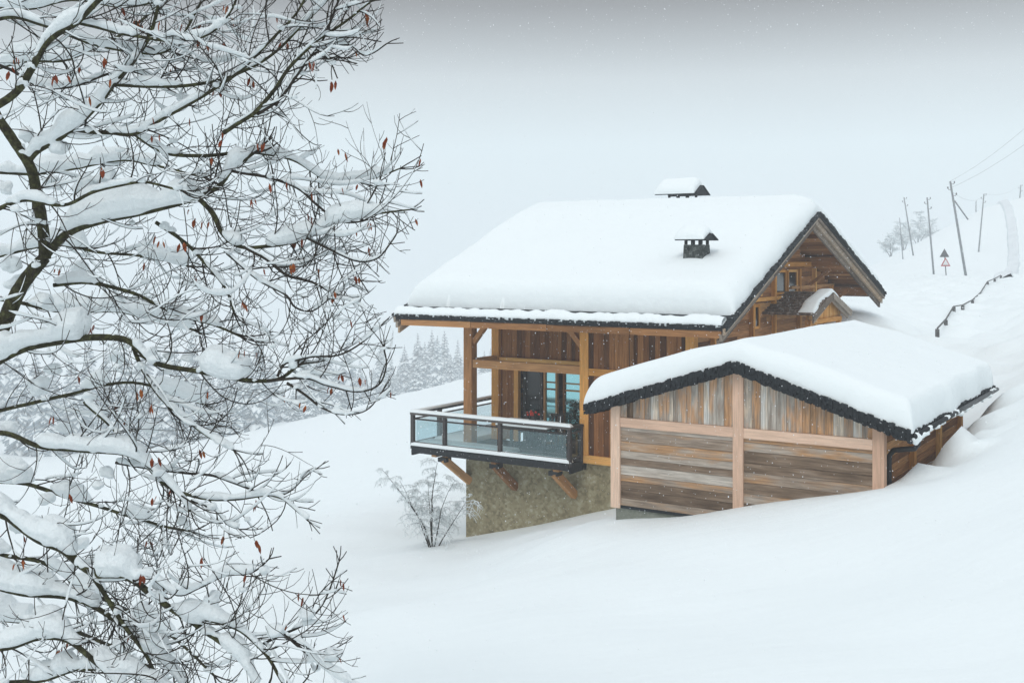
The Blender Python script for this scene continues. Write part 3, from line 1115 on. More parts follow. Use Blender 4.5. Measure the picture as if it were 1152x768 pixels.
# ---- furniture on the balcony
tb = Thing('table', 'dark wooden table under a snow layer on the balcony', 'table', (-17.7, 28.35, DECK), local=True)
mb = MB()
for k in range(5):
    mb.box(-18.6, -16.8, 28.0 + k * .16, 28.155 + k * .16, DECK + .70, DECK + .74, 'x')
mb.part('table_top', M['rail_wood'], tb)
for sa in (-18.5, -16.9):
    for sb_ in (28.06, 28.72):
        mb = MB()
        mb.box(sa - .035, sa + .035, sb_ - .035, sb_ + .035, DECK + .005, DECK + .698, 'z')
        mb.part('leg', M['rail_wood'], tb)
mb = MB()
snow_slab(mb, -18.62, -16.78, 27.98, 28.82, lambda b: DECK + .745, .13, (.1, .1), (.1, .1), na=30, nb=14, wav=.02, seed=14)
mb.solo('table_snow', M['snow'], 'snow lying on the table of the balcony', 'snow layer', local=True, org=(-17.7, 28.4, DECK + .74))


def make_chair(a, b, label, face=1):
    t = Thing('chair', label, 'chair', (a, b, DECK), local=True, group='dark chairs on the balcony')
    mb = MB()
    mb.box(a - .22, a + .22, b - .22, b + .22, DECK + .43, DECK + .47, 'x')
    mb.part('seat', M['rail_wood'], t)
    mb = MB()
    for k in range(4):
        mb.box(a - .2 + k * .11, a - .13 + k * .11, b + .2 * face - .02, b + .2 * face + .02, DECK + .5, DECK + .95, 'z')
    mb.box(a - .22, a + .22, b + .2 * face - .025, b + .2 * face + .025, DECK + .955, DECK + 1.02, 'x')
    mb.part('backrest', M['rail_wood'], t)
    for sx in (-1, 1):
        for sy in (-1, 1):
            mb = MB()
            mb.box(a + sx * .19 - .02, a + sx * .19 + .02, b + sy * .19 - .02, b + sy * .19 + .02, DECK + .004, DECK + .428, 'z')
            mb.part('leg', M['rail_wood'], t)


make_chair(-17.2, 29.12, 'dark slatted chair behind the right end of the balcony table')
make_chair(-18.15, 29.12, 'dark slatted chair behind the left end of the balcony table, nearer the door')

fp = Thing('potted_flowers', 'pot of red flowers standing behind the balcony glass by the door', 'potted plant', (-17.35, 28.6, DECK + .745), local=True)
mb = MB()
c0 = Vector((-17.5, 28.35, DECK + .75))
mb.tube([c0, c0 + Vector((0, 0, .1)), c0 + Vector((0, 0, .2)), c0 + Vector((0, 0, .21))], [.08, .1, .12, .1], 12)
mb.part('pot', M['rail_wood'], fp)
mb = MB()
for k in range(60):
    p = c0 + Vector((random.gauss(0, .11), random.gauss(0, .09), .28 + abs(random.gauss(0, .08))))
    d = Vector((RX(-1, 1), RX(-1, 1), RX(-.2, 1))).normalized() * .07
    s = d.cross(Vector((RX(-1, 1), RX(-1, 1), 1))).normalized() * .03
    mb.poly([p, p + d * .5 + s, p + d, p + d * .5 - s])
mb.part('foliage', M['leaf_green'], fp)
mb = MB()
for k in range(11):
    p = c0 + Vector((random.gauss(0, .09), -.05 + random.gauss(0, .05), .34 + RX(0, .1)))
    mb.blob(p, .035, 1, .2)
fw_ = mb.part('flower', M['red_petal'], fp)
fw_['kind'] = 'stuff'
# dark climbing plant at the right window
bp_ = Thing('potted_shrub', 'dark leafy shrub in a tub at the right end of the balcony window', 'potted plant', (-16.15, 28.6, DECK), local=True)
mb = MB()
c1 = Vector((-16.15, 28.6, DECK + .004))
mb.tube([c1, c1 + Vector((0, 0, .3)), c1 + Vector((0, 0, .4))], [.18, .24, .25], 14)
mb.part('pot', M['rail_wood'], bp_)
mb = MB()
for k in range(420):
    th, rr, h = RX(0, 2 * PI), abs(random.gauss(0, .17)), RX(.35, 1.5)
    p = c1 + Vector((rr * math.cos(th) * (1.5 - h * .5), rr * math.sin(th), h))
    d = Vector((RX(-1, 1), RX(-1, 1), RX(-.5, 1))).normalized() * RX(.06, .12)
    s = d.cross(Vector((RX(-1, 1), RX(-1, 1), 1))).normalized() * .03
    mb.poly([p, p + d * .5 + s, p + d, p + d * .5 - s])
mb.part('foliage', M['leaf_green'], bp_)

# ================================================================== THE SHED
GA0, GA1, GB0, GB1 = -10.67, -5.27, 20.64, 28.29
GM = (GA0 + GA1) / 2
GE, GO = .60, .22
SL = .323
GZR = -2.19            # underside of roof at ridge
shed = Thing('shed', 'low gabled shed of weathered boards with pale timber frame, deep in snow', 'shed', (GM, 24.4, -5.2), local=True)


def gu(a):
    return GZR - SL * abs(a - GM)


# front lower horizontal boards, two bays
FLOOR = -5.17
for (a0, a1) in ((GA0 + .1, GM - .1), (GM + .1, GA1 - .1)):
    mb = MB()
    z = FLOOR
    while z < -3.55:
        h = RX(.13, .24)
        z1 = min(z + h, -3.53)
        cut = None
        segs = [(a0, a1)] if cut is None else [(a0, cut - .003), (cut + .003, a1)]
        for p, q in segs:
            mb.box(p, q, GB0 - RX(0, .014), GB0 + .04, z, z1 - .007, 'x', tint=RX(.1, .95))
        z = z1
    mb.part('plank_panel', M['brown_streaks'], shed)
# upper vertical boards
for (a0, a1) in ((GA0 + .1, GM - .1), (GM + .1, GA1 - .1)):
    mb = MB()
    a = a0
    while a < a1 - .01:
        w = RX(.09, .2)
        e = min(a + w, a1)
        y0 = GB0 - RX(0, .014)
        c = [(a, y0, -3.33), (e - .006, y0, -3.33), (e - .006, GB0 + .04, -3.33), (a, GB0 + .04, -3.33),
             (a, y0, gu(a) - .01), (e - .006, y0, gu(e) - .01), (e - .006, GB0 + .04, gu(e) - .01), (a, GB0 + .04, gu(a) - .01)]
        mb.hexa(c, (0, 0, 1))
        a = e
    mb.part('plank_panel', M['old_boards'], shed)
# frame
for a in (GA0, GM, GA1):
    mb = MB()
    w = .105
    mb.box(a - w, a + w, GB0 - .06, GB0 + .14, FLOOR - .06, gu(a + (w if a >= GM else -w)) - .004, 'z')
    mb.part('post', M['pale_beam'], shed)
for (a0, a1) in ((GA0 + .107, GM - .107), (GM + .107, GA1 - .107)):
    mb = MB()
    mb.box(a0, a1, GB0 - .045, GB0 + .1, -3.53, -3.335, 'x')
    mb.part('beam', M['pale_beam'], shed)
# right side wall
mb = MB()
z = FLOOR
while z < gu(GA1) - .1:
    mb.box(GA1 - .04, GA1 + RX(0, .012), GB0 + .15, GB1, z, z + .15, 'y')
    z += .155
mb.part('side_wall', M['honey_boards'], shed)
mb = MB()
z = FLOOR
while z < gu(GA0) - .1:
    mb.box(GA0 - RX(0, .012), GA0 + .04, GB0 + .15, GB1, z, z + .15, 'y')
    z += .155
mb.part('side_wall', M['brown_boards'], shed)
mb = MB()
z = FLOOR
while z < GZR - .1:
    hw = min(GA1 - GM, (GZR - .02 - z - .15) / SL)
    mb.box(GM - hw, GM + hw, GB1 - .02, GB1 + .02, z, z + .15, 'x')
    z += .155
mb.part('rear_wall', M['brown_boards'], shed)
for b in (GB0 + 2.43, GB0 + 4.86, GB0 + 7.2):
    for a, s in ((GA1, 1), (GA0, -1)):
        mb = MB()
        x0, x1 = sorted((a - .02 * s, a + .1 * s))
        mb.box(x0, x1, b - .1, b + .1, FLOOR, gu(a) - .03, 'z')
        mb.part('post', M['orange_beam'], shed)
# foundation
mb = MB()
mb.box(GA0 - .02, GA1 + .02, GB0 + .02, GB1, -8.5, FLOOR - .065, 'x')
mb.part('foundation', M['concrete'], shed)
mb = MB()
mb.box(GA0 + .1, GA1 - .1, GB0 - .02, GB0 + .018, FLOOR - .06, FLOOR - .003, 'x')
mb.part('drip_board', M['slate'], shed)
# roof
mb = MB()
RB0g, RB1g = GB0 - GO, GB1 + .75
EA0, EA1 = GA0 - GE, GA1 + GE
for s in (-1, 1):
    e = EA0 if s < 0 else EA1
    x0, x1 = sorted((e, GM))
    z0, z1 = gu(x0), gu(x1)
    mb.hexa([(x0, RB0g, z0), (x1, RB0g, z1), (x1, RB1g, z1), (x0, RB1g, z0),
             (x0, RB0g, z0 + .12), (x1, RB0g, z1 + .12), (x1, RB1g, z1 + .12), (x0, RB1g, z0 + .12)], (1, 0, 0))
    n = 62
    for i in range(n):
        for row, (lo, hi) in enumerate(((-.05, .04), (.03, .11), (.09, .175))):
            p = GM + s * (abs(e - GM) + .02) * (i + RX(-.15, .15)) / n
            q = p + s * abs(e - GM) * 1.1 / n
            p, q = sorted((p, q))
            if q < GM + .06 and p > GM - .06 and row == 0:
                pass
            y0 = RB0g - .03 - row * .018 - RX(0, .05)
            j0, j1 = RX(-.02, .015), RX(-.02, .03)
            mb.hexa([(p, y0, gu(p) + lo + j0), (q, y0, gu(q) + lo + j0), (q, RB0g + .2, gu(q) + lo + j0), (p, RB0g + .2, gu(p) + lo + j0),
                     (p, y0, gu(p) + hi + j1), (q, y0, gu(q) + hi + j1), (q, RB0g + .2, gu(q) + hi + j1), (p, RB0g + .2, gu(p) + hi + j1)], (0, 1, 0))
    n = 90
    for i in range(n):
        b0 = RB0g + (RB1g - RB0g) * i / n
        xa, xb = sorted((e - s * .2, e + s * RX(.02, .06)))
        mb.box(xa, xb, b0, b0 + (RB1g - RB0g) / n * 1.02, gu(e) - .02 + RX(-.01, .01), gu(e) + .14 + RX(-.015, .02), 'x')
sroof = mb.part('roof', M['slate'], shed)
mb = MB()
for s in (-1, 1):
    e = EA0 + .08 if s < 0 else EA1 - .08
    n = 20
    for i in range(n):
        p, q = sorted((GM + (e - GM) * i / n, GM + (e - GM) * (i + .95) / n))
        mb.hexa([(p, RB0g + .02, gu(p) - .035), (q, RB0g + .02, gu(q) - .035), (q, RB1g - .02, gu(q) - .035), (p, RB1g - .02, gu(p) - .035),
                 (p, RB0g + .02, gu(p) - .004), (q, RB0g + .02, gu(q) - .004), (q, RB1g - .02, gu(q) - .004), (p, RB1g - .02, gu(p) - .004)], (0, 1, 0))
mb.part('soffit', M['brown_boards'], shed, sroof)
# gutter and downpipe
mb = MB()
gy = EA1 + .08
gzv = gu(EA1) + .07
mb.tube([Vector((gy, RB0g, gzv)), Vector((gy, RB1g, gzv - .02))], [.05, .05], 10)
gut = mb.part('gutter', M['metal'], shed)
mb = MB()
pp = [Vector((gy, RB0g + .25, gzv)), Vector((gy, RB0g + .25, gzv - .16)), Vector((gy - .06, RB0g + .27, gzv - .26)), Vector((gy - .3, RB0g + .36, gzv - .31)),
      Vector((GA1 + .2, RB0g + .48, gzv - .36)), Vector((GA1 + .11, RB0g + .5, gzv - .48)), Vector((GA1 + .11, RB0g + .5, gzv - 1.0)), Vector((GA1 + .11, RB0g + .5, gzv - 1.9))]
mb.tube(pp, [.05] * len(pp), 10)
mb.part('downpipe', M['metal'], shed)
# shed snow
mb = MB()


def shed_snow(mb):
    # slab laid along the roof, profile in a; swap axes through a helper mesh
    t = MB()
    snow_slab(t, RB0g - .03, RB1g + .02, EA0 - .10, EA1 + .02, lambda a: gu(max(EA0, min(EA1, a))) + .12, lambda y, a: .56 + .0 * math.exp(-((a - EA1 + 1.2) / 1.4) ** 2) - .10 * math.exp(-((a - GM) / .9) ** 2),
              (.40, .35), (.40, .18), na=110, nb=110, wav=.07, seed=21, pw=2.7)
    t.v = [(b, a, z) for a, b, z in t.v]
    t.f = [tuple(reversed(f)) for f in t.f]
    return t


t = shed_snow(mb)
t.solo('roof_snow', M['snow'], 'deep rounded snow pillow covering the whole roof of the shed', 'roof snow', local=True, org=(GM, 24.4, -2))
mb = MB()
for k in range(26):
    b = RB0g + .5 + k * .32
    if random.random() < .8:
        mb.blob((gy + .0, b, gzv + .02 - RX(0, .09)), RX(.05, .09), 2, .3, sq=(.8, 2.2, .7))
mb.blob((gy + .0, RB0g + .12, gzv - .05), .11, 2, .3)
mb.solo('gutter_snow', M['snow'], 'lumps of snow hanging along the right gutter of the shed', 'snow lumps', local=True, org=(gy, 24, gzv))

# ================================================================== THE FOREGROUND TREE
def catmull(pts, per=6):
    out = []
    P_ = [pts[0]] + list(pts) + [pts[-1]]
    for i in range(1, len(P_) - 2):
        p0, p1, p2, p3 = P_[i - 1], P_[i], P_[i + 1], P_[i + 2]
        for k in range(per):
            t = k / per
            out.append(.5 * ((2 * p1) + (p2 - p0) * t + (2 * p0 - 5 * p1 + 4 * p2 - p3) * t * t + (3 * p1 - p0 - 3 * p2 + p3) * t ** 3))
    out.append(P_[-2].copy())
    return out


def envx(py):
    E = [(-80, 430), (0, 432), (60, 425), (105, 360), (125, 470), (180, 476), (250, 470), (300, 446), (335, 405), (360, 436), (400, 446), (440, 436), (470, 392),
         (500, 300), (520, 350), (590, 356), (610, 250), (630, 300), (640, 388), (700, 392), (768, 412), (900, 430)]
    for (y0, x0), (y1, x1) in zip(E[:-1], E[1:]):
        if y0 <= py <= y1:
            return x0 + (x1 - x0) * (py - y0) / (y1 - y0)
    return 430


def pxy(p):
    return 576 + p.x / p.y * F, 290 - p.z / p.y * F


tree_base = V(-95, 700, 8.4)
tree_base.z = gz(tree_base.x, tree_base.y) - .1
tree = Thing('snow_laden_tree', 'big bare foreground tree loaded with snow, a few dry leaves on its twigs', 'tree', tree_base)
limb_mb, twig_mb, snow_mb, leaf_mb = MB(), MB(), MB(), MB()
U = 1 / F * 8.0     # metres per photo pixel at 8 m


fine_mb = MB()


def lay_snow(pts, rad, amt, seed, dst=None):
    dst = dst or snow_mb
    """rolls of snow on top of a branch, broken where it is steep"""
    k = len(pts)
    run, rr, rzz = [], [], []

    def flush():
        if len(run) >= 3:
            dst.tube(list(run), [rr[0] * .35] + rr[1:-1] + [rr[-1] * .35], 8, rz=[rzz[0] * .3] + rzz[1:-1] + [rzz[-1] * .3])
        run.clear(); rr.clear(); rzz.clear()
    for i in range(k):
        d = (pts[min(i + 1, k - 1)] - pts[max(i - 1, 0)])
        if d.length < 1e-6:
            continue
        steep = abs(d.normalized().z)
        n = mnoise.noise(pts[i] * 3.1 + Vector((seed, 0, 0)))
        n2 = mnoise.noise(pts[i] * 9 + Vector((0, seed, 0)))
        h = amt * (.95 + 1.5 * n + .8 * n2) * max(0, 1 - steep ** 1.8 * 1.04)
        h = min(h, amt * 1.55)
        if h < amt * .18 or (n < -.22):
            flush()
            continue
        w = rad[i] * 1.0 + h * .55
        run.append(pts[i] + Vector((0, 0, rad[i] * .75 + h * .48)))
        rr.append(w)
        rzz.append(h * .62 + rad[i] * .3)
    flush()


def grow(p, d, length, r, level, snowk=1.0):
    steps = max(4, int(length / .05))
    steps = min(steps, 16)
    pts, rad = [p.copy()], [r]
    d = d.normalized()
    cur = Vector((random.gauss(0, 1), random.gauss(0, .4), random.gauss(0, 1)))
    sag = RX(-.2, .12)
    for i in range(steps):
        t = (i + 1) / steps
        if i % 4 == 0:
            cur = cur * .75 + Vector((random.gauss(0, 1), random.gauss(0, .5), random.gauss(0, 1))) * .45
        d = (d + cur * .17 + Vector((.03, 0, sag * (1 - t) + .36 * t * t))).normalized()
        q = pts[-1] + d * length / steps
        x, y = pxy(q)
        if x > envx(y) + 4 and len(pts) > 2:
            break
        pts.append(q)
        rad.append(r * (1 - .5 * t))
    if len(pts) < 3:
        return
    twig_mb.tube(pts, rad, 5 if level < 2 else 4, cap=False)
    if level == 1 and len(pts) > 5 and random.random() < .3:
        i = random.randint(2, len(pts) - 3)
        q = RX(.010, .028)
        snow_mb.blob(pts[i] + Vector((0, 0, q * .6)), q, 1, .35, sq=(RX(1, 1.6), 1, .85))
    if level == 1 and random.random() < .8:
        lay_snow(pts, rad, RX(.007, .026) * snowk, RX(0, 99), fine_mb)
    elif level == 2 and random.random() < .3:
        lay_snow(pts, rad, RX(.005, .016) * snowk, RX(0, 99), fine_mb)
    elif level == 3 and random.random() < .03:
        lay_snow(pts, rad, RX(.004, .010) * snowk, RX(0, 99), fine_mb)
    if level < 3:
        seg = (pts[1] - pts[0]).length
        gap = (.1, .135, .20)[level]
        nxt = RX(.3, .9) * gap
        acc = 0
        for i in range(1, len(pts) - 1):
            acc += seg
            while acc > nxt:
                nxt += gap * RX(.6, 1.5)
                dd = (pts[i + 1] - pts[i - 1]).normalized()
                s = random.choice((-1, 1))
                ang = s * RX(.45, 1.15)
                # turn mostly in the plane facing the field, partly in depth
                v = Vector((dd.x * math.cos(ang) - dd.z * math.sin(ang), dd.y + RX(-.6, .6), dd.x * math.sin(ang) + dd.z * math.cos(ang)))
                L = length * RX(.35, .85) * (1 - .3 * i / len(pts))
                L = max(L, .07)
                if level == 2:
                    L = min(L, .22)
                    if random.random() < .35:
                        continue
                grow(pts[i], v, L, max(rad[i] * .68, .0026), level + 1, snowk)
    if level >= 1 and random.random() < .028:
        hang_leaves(pts[-1])


def hang_leaves(p):
    for _ in range(random.choice((1, 1, 2, 3))):
        q = p + Vector((RX(-.03, .03), RX(-.03, .03), RX(-.02, .01)))
        L = RX(.045, .082)
        w = L * RX(.13, .22)
        ax = Vector((RX(-.3, .3), RX(-.3, .3), -1)).normalized() * L
        th = RX(0, PI)
        s = Vector((math.cos(th), math.sin(th), 0)) * w
        c = Vector((-math.sin(th), math.cos(th), 0)) * w * .6
        top, bot = q, q + ax
        m1, m2 = q + ax * .35, q + ax * .7
        leaf_mb.poly([top, m1 + s, m1 + c])
        leaf_mb.poly([top, m1 + c, m1 - s])
        leaf_mb.poly([m1 + s, m2 + s * .8, m2 + c, m1 + c])
        leaf_mb.poly([m1 + c, m2 + c, m2 - s * .8, m1 - s])
        leaf_mb.poly([m2 + s * .8, bot, m2 + c])
        leaf_mb.poly([m2 + c, bot, m2 - s * .8])
        leaf_mb.poly([top, m1 - s, m1 - c, m1 + s])
        leaf_mb.poly([m1 - s, m2 - s * .8, bot, m2 + s * .8, m1 + s])


def limb(pp, r0, r1, d0=8.0, d1=8.0, snow=.07, kids=1.0, start=.0, reach=1.0, per=6):
    n = len(pp)
    ctrl = []
    for i, (x, y) in enumerate(pp):
        t = i / (n - 1)
        ctrl.append(V(x, y, d0 + (d1 - d0) * t))
    pts = catmull(ctrl, per)
    k = len(pts)
    so = Vector((RX(0, 99), 0, 0))
    pts = [p + mnoise.noise_vector(p * 4 + so) * .012 for p in pts]
    kr = .74 if r0 > 3 else .9
    rad = [kr * (r0 + (r1 - r0) * i / (k - 1)) * U * RX(.97, 1.03) for i in range(k)]
    mbx = limb_mb if r0 > 2.4 else twig_mb
    mbx.tube(pts, rad, 9 if r0 > 5 else 6)
    if snow:
        lay_snow(pts, rad, snow * (.78 if snow > .125 else 1 if r0 > 4 else .72), RX(0, 99))
    # side branches
    for i in range(2, k - 1):
        x, y = pxy(pts[i])
        if snow and -20 < x < 440 and random.random() < (.24 if x < 260 else .12):
            rr_ = RX(1.5, 5.5) * U * (1 if x < 260 else .7)
            snow_mb.blob(pts[i] + Vector((0, RX(-.02, .02), rr_ * .6)), rr_, 2, .4, sq=(RX(1, 1.7), 1, .85))
    acc, nxt = 0, .05
    for i in range(1, k - 1):
        seg = (pts[i] - pts[i - 1]).length
        acc += seg
        while acc > nxt:
            nxt += RX(.055, .17) / kids
            x, y = pxy(pts[i])
            if x < start or x < -40:
                continue
            dd = (pts[i + 1] - pts[i - 1]).normalized()
            s = random.choice((-1, 1))
            ang = s * RX(.4, 1.2)
            v = Vector((dd.x * math.cos(ang) - dd.z * math.sin(ang), dd.y + RX(-.7, .7), dd.x * math.sin(ang) + dd.z * math.cos(ang)))
            if v.x < 0:
                v.x *= .4
            L = RX(.2, .85) * reach
            grow(pts[i], v, L, min(rad[i] * .6, RX(.0036, .0068)), 1)
    # the tip forks
    tip = (pts[-1] - pts[-3]).normalized()
    for s in (-1, 0, 1):
        ang = s * RX(.25, .6)
        v = Vector((tip.x * math.cos(ang) - tip.z * math.sin(ang), tip.y + RX(-.3, .3), tip.x * math.sin(ang) + tip.z * math.cos(ang)))
        grow(pts[-1], v, RX(.12, .3) * reach, rad[-1] * .8, 2)


# trunk
tr = [tree_base, V(-85, 640, 8.3), V(-70, 560, 8.2), V(-55, 480, 8.1), V(-28, 425, 8.0), V(0, 372, 8.0), V(24, 322, 8.0), V(50, 290, 8.0)]
tp = catmull(tr, 8)
trad = [(15 - 8.0 * (i / (len(tp) - 1)) ** .8) * U * RX(.96, 1.04) for i in range(len(tp))]
tmb = MB()
tmb.tube(tp, trad, 16)
tmb.part('trunk', M['bark'], tree)

LIMBS = [
    # (points, r0, r1, depth0, depth1, snow, kids)
    ([(50, 290), (47, 250), (40, 210), (32, 183), (12, 152), (-8, 122), (-30, 60), (-40, -20)], 9, 6, 8, 7.8, .03, .7),
    ([(50, 290), (76, 264), (104, 251), (145, 242), (190, 232), (240, 214), (262, 190), (285, 172)], 7, 2.4, 8, 7.8, .12, 1.1),
    ([(32, 183), (44, 168), (72, 152), (95, 134), (118, 108), (130, 92), (150, 70), (168, 40), (180, 0), (185, -30)], 5, 2.2, 7.9, 7.7, .09, 1.2),
    ([(128, 95), (170, 97), (215, 96), (262, 86), (300, 66), (335, 35), (365, 5), (380, -20)], 3.2, 1.3, 7.8, 7.6, .055, 1.0),
    ([(-30, 135), (15, 106), (35, 76), (55, 46), (88, 24), (118, -8)], 6, 4.5, 7.6, 7.6, .10, .9),
    ([(70, 20), (110, 32), (150, 40), (200, 46), (235, 38), (262, 10), (270, -20)], 2.6, 1.2, 7.7, 7.6, .05, 1.0),
    ([(85, 147), (120, 150), (152, 150), (190, 130), (228, 108), (260, 88), (290, 60), (330, 20), (350, -15)], 3.6, 1.5, 7.9, 7.5, .06, 1.0),
    ([(150, 150), (185, 172), (230, 175), (280, 172), (322, 178), (352, 195), (378, 205), (420, 200), (450, 190)], 2.8, 1.0, 7.9, 7.9, .06, 1.1),
    ([(250, 150), (285, 128), (305, 105), (330, 72), (358, 45), (395, 22), (418, 2)], 3.0, 1.2, 7.6, 7.5, .03, 1.2),
    ([(290, 130), (318, 108), (345, 70), (365, 40), (385, -10)], 2.4, 1.2, 7.6, 7.5, .02, 1.2),
    ([(310, 120), (345, 68), (390, 50), (412, 62), (436, 50)], 1.6, .8, 7.6, 7.5, .02, .8),
    ([(200, 205), (235, 235), (250, 262), (270, 277), (305, 276), (345, 268), (375, 252), (402, 246), (440, 238), (462, 236)], 4.2, 1.1, 7.9, 7.6, .075, 1.2),
    ([(260, 192), (305, 200), (335, 212), (358, 232), (385, 248), (410, 232), (428, 205)], 2.2, .9, 7.8, 7.6, .03, 1.0),
    ([(345, 268), (370, 280), (400, 294), (425, 290), (440, 272), (446, 262)], 1.7, .8, 7.7, 7.5, .02, .9),
    ([(275, 278), (300, 292), (322, 308), (352, 318), (372, 328), (388, 334)], 2.4, 1.0, 7.7, 7.6, .04, 1.0),
    ([(255, 285), (290, 315), (320, 330), (332, 345), (352, 350), (372, 335)], 1.8, .9, 7.7, 7.6, .03, 1.0),
    ([(60, 320), (100, 318), (150, 330), (195, 352), (240, 365), (270, 378)], 3.0, 1.4, 8.2, 8.1, .07, 1.1),
    ([(175, 250), (215, 280), (250, 320), (262, 350)], 2.6, 1.3, 8.1, 8.0, .05, 1.1),
    ([(-45, 440), (0, 404), (50, 388), (100, 380), (140, 382), (165, 402), (186, 412), (232, 419), (275, 427), (312, 426), (335, 412)], 6.5, 2.2, 8, 7.6, .12, 1.1),
    ([(300, 428), (345, 425), (368, 434), (400, 440), (425, 432), (434, 410), (432, 390)], 1.9, .8, 7.6, 7.5, .035, .9),
    ([(312, 424), (322, 408), (350, 402), (380, 400), (408, 385), (426, 368)], 1.8, .8, 7.6, 7.5, .035, .9),
    ([(322, 430), (345, 445), (362, 458), (385, 466), (412, 461), (430, 440)], 1.7, .8, 7.6, 7.5, .02, .9),
    ([(150, 390), (162, 420), (180, 445), (205, 468), (238, 492), (262, 505)], 3.2, 1.5, 7.9, 7.7, .04, 1.2),
    ([(-45, 500), (0, 486), (40, 500), (90, 506), (140, 510), (175, 530), (200, 555), (215, 575)], 4.4, 1.8, 7.8, 7.6, .07, 1.2),
    ([(95, 452), (125, 480), (150, 505), (185, 545), (235, 562), (290, 558), (315, 560), (335, 575), (348, 586)], 2.6, .9, 7.8, 7.5, .04, 1.0),
    ([(215, 562), (240, 572), (255, 590), (270, 596)], 1.7, .9, 7.6, 7.5, .03, 1.0),
    ([(130, 520), (180, 530), (240, 535), (290, 552), (320, 555), (345, 535), (356, 528)], 1.8, .8, 7.8, 7.6, .03, .8),
    ([(-60, 560), (0, 576), (20, 588), (45, 608), (70, 618), (92, 637), (112, 648), (145, 650), (170, 668), (205, 692), (240, 715), (272, 742), (290, 775)], 7.5, 3.0, 7.6, 7.2, .15, 1.2),
    ([(150, 652), (170, 648), (200, 668), (225, 660), (252, 648), (285, 642), (303, 628)], 2.2, 1.0, 7.3, 7.2, .06, .8),
    ([(205, 690), (245, 700), (275, 712), (300, 738), (322, 772)], 2.8, 1.6, 7.3, 7.2, .09, 1.2),
    ([(290, 728), (320, 712), (345, 700), (365, 675), (382, 632)], 1.8, .8, 7.3, 7.2, .05, 1.0),
    ([(320, 712), (345, 735), (370, 755), (395, 770)], 2.0, 1.0, 7.2, 7.2, .07, 1.2),
    ([(-70, 640), (0, 660), (40, 668), (85, 672), (120, 690), (150, 715), (185, 745), (210, 775)], 5.5, 2.4, 7.7, 7.3, .11, 1.3),
    ([(-70, 720), (0, 728), (45, 716), (80, 722), (120, 755), (150, 790)], 5, 3, 7.4, 7.2, .13, 1.3),
    ([(-60, 770), (40, 765), (90, 752), (140, 756), (200, 790)], 4.5, 3, 7.5, 7.2, .10, 1.3),
    ([(100, 640), (130, 690), (160, 730), (180, 770)], 3.0, 1.6, 7.4, 7.3, .05, 1.2),
    ([(-30, 250), (0, 235), (30, 225), (70, 232), (110, 215), (160, 205), (205, 215)], 3, 1.5, 7.7, 7.6, .06, 1.0),
    ([(-30, 30), (10, 20), (50, 28), (85, 42), (125, 55), (180, 60), (205, 40), (225, 5)], 3, 1.4, 7.9, 7.8, .05, 1.0),
    ([(-30, 60), (10, 78), (40, 95), (80, 98), (140, 80), (180, 92)], 2.4, 1.3, 8.1, 8.0, .05, 1.0),
    # a farther, denser layer behind
    ([(-40, 330), (20, 340), (70, 350), (130, 350), (180, 362), (220, 372)], 4, 2, 9.2, 9.4, .13, 1.0),
    ([(-40, 470), (30, 455), (90, 440), (140, 430), (190, 440), (230, 455)], 4, 2, 9.2, 9.6, .14, 1.0),
    ([(-40, 540), (30, 545), (80, 560), (130, 575), (180, 590), (215, 598)], 4, 2, 9.0, 9.4, .14, 1.0),
    ([(-40, 300), (10, 285), (60, 275), (120, 285), (170, 290), (215, 300)], 4, 2, 9.2, 9.6, .12, 1.0),
    ([(-40, 190), (20, 195), (80, 190), (140, 180), (190, 190), (230, 200)], 4, 2, 9.0, 9.2, .12, .9),
    ([(-40, 90), (20, 70), (80, 65), (150, 30), (190, -10)], 4, 2, 9.0, 9.2, .12, .9),
    ([(-40, 5), (30, 10), (80, 0), (140, 8), (200, -5), (250, -30)], 3.5, 2, 9.0, 9.2, .1, 1.0),
    ([(-40, 620), (40, 630), (90, 660), (150, 690), (200, 720), (240, 760)], 4, 2, 9.0, 9.0, .14, 1.0),
    ([(-40, 690), (30, 700), (100, 715), (150, 740), (190, 768)], 4, 2, 8.8, 8.8, .16, 1.0),
]
for L in LIMBS:
    limb(L[0], L[1], L[2], L[3], L[4], L[5], L[6])
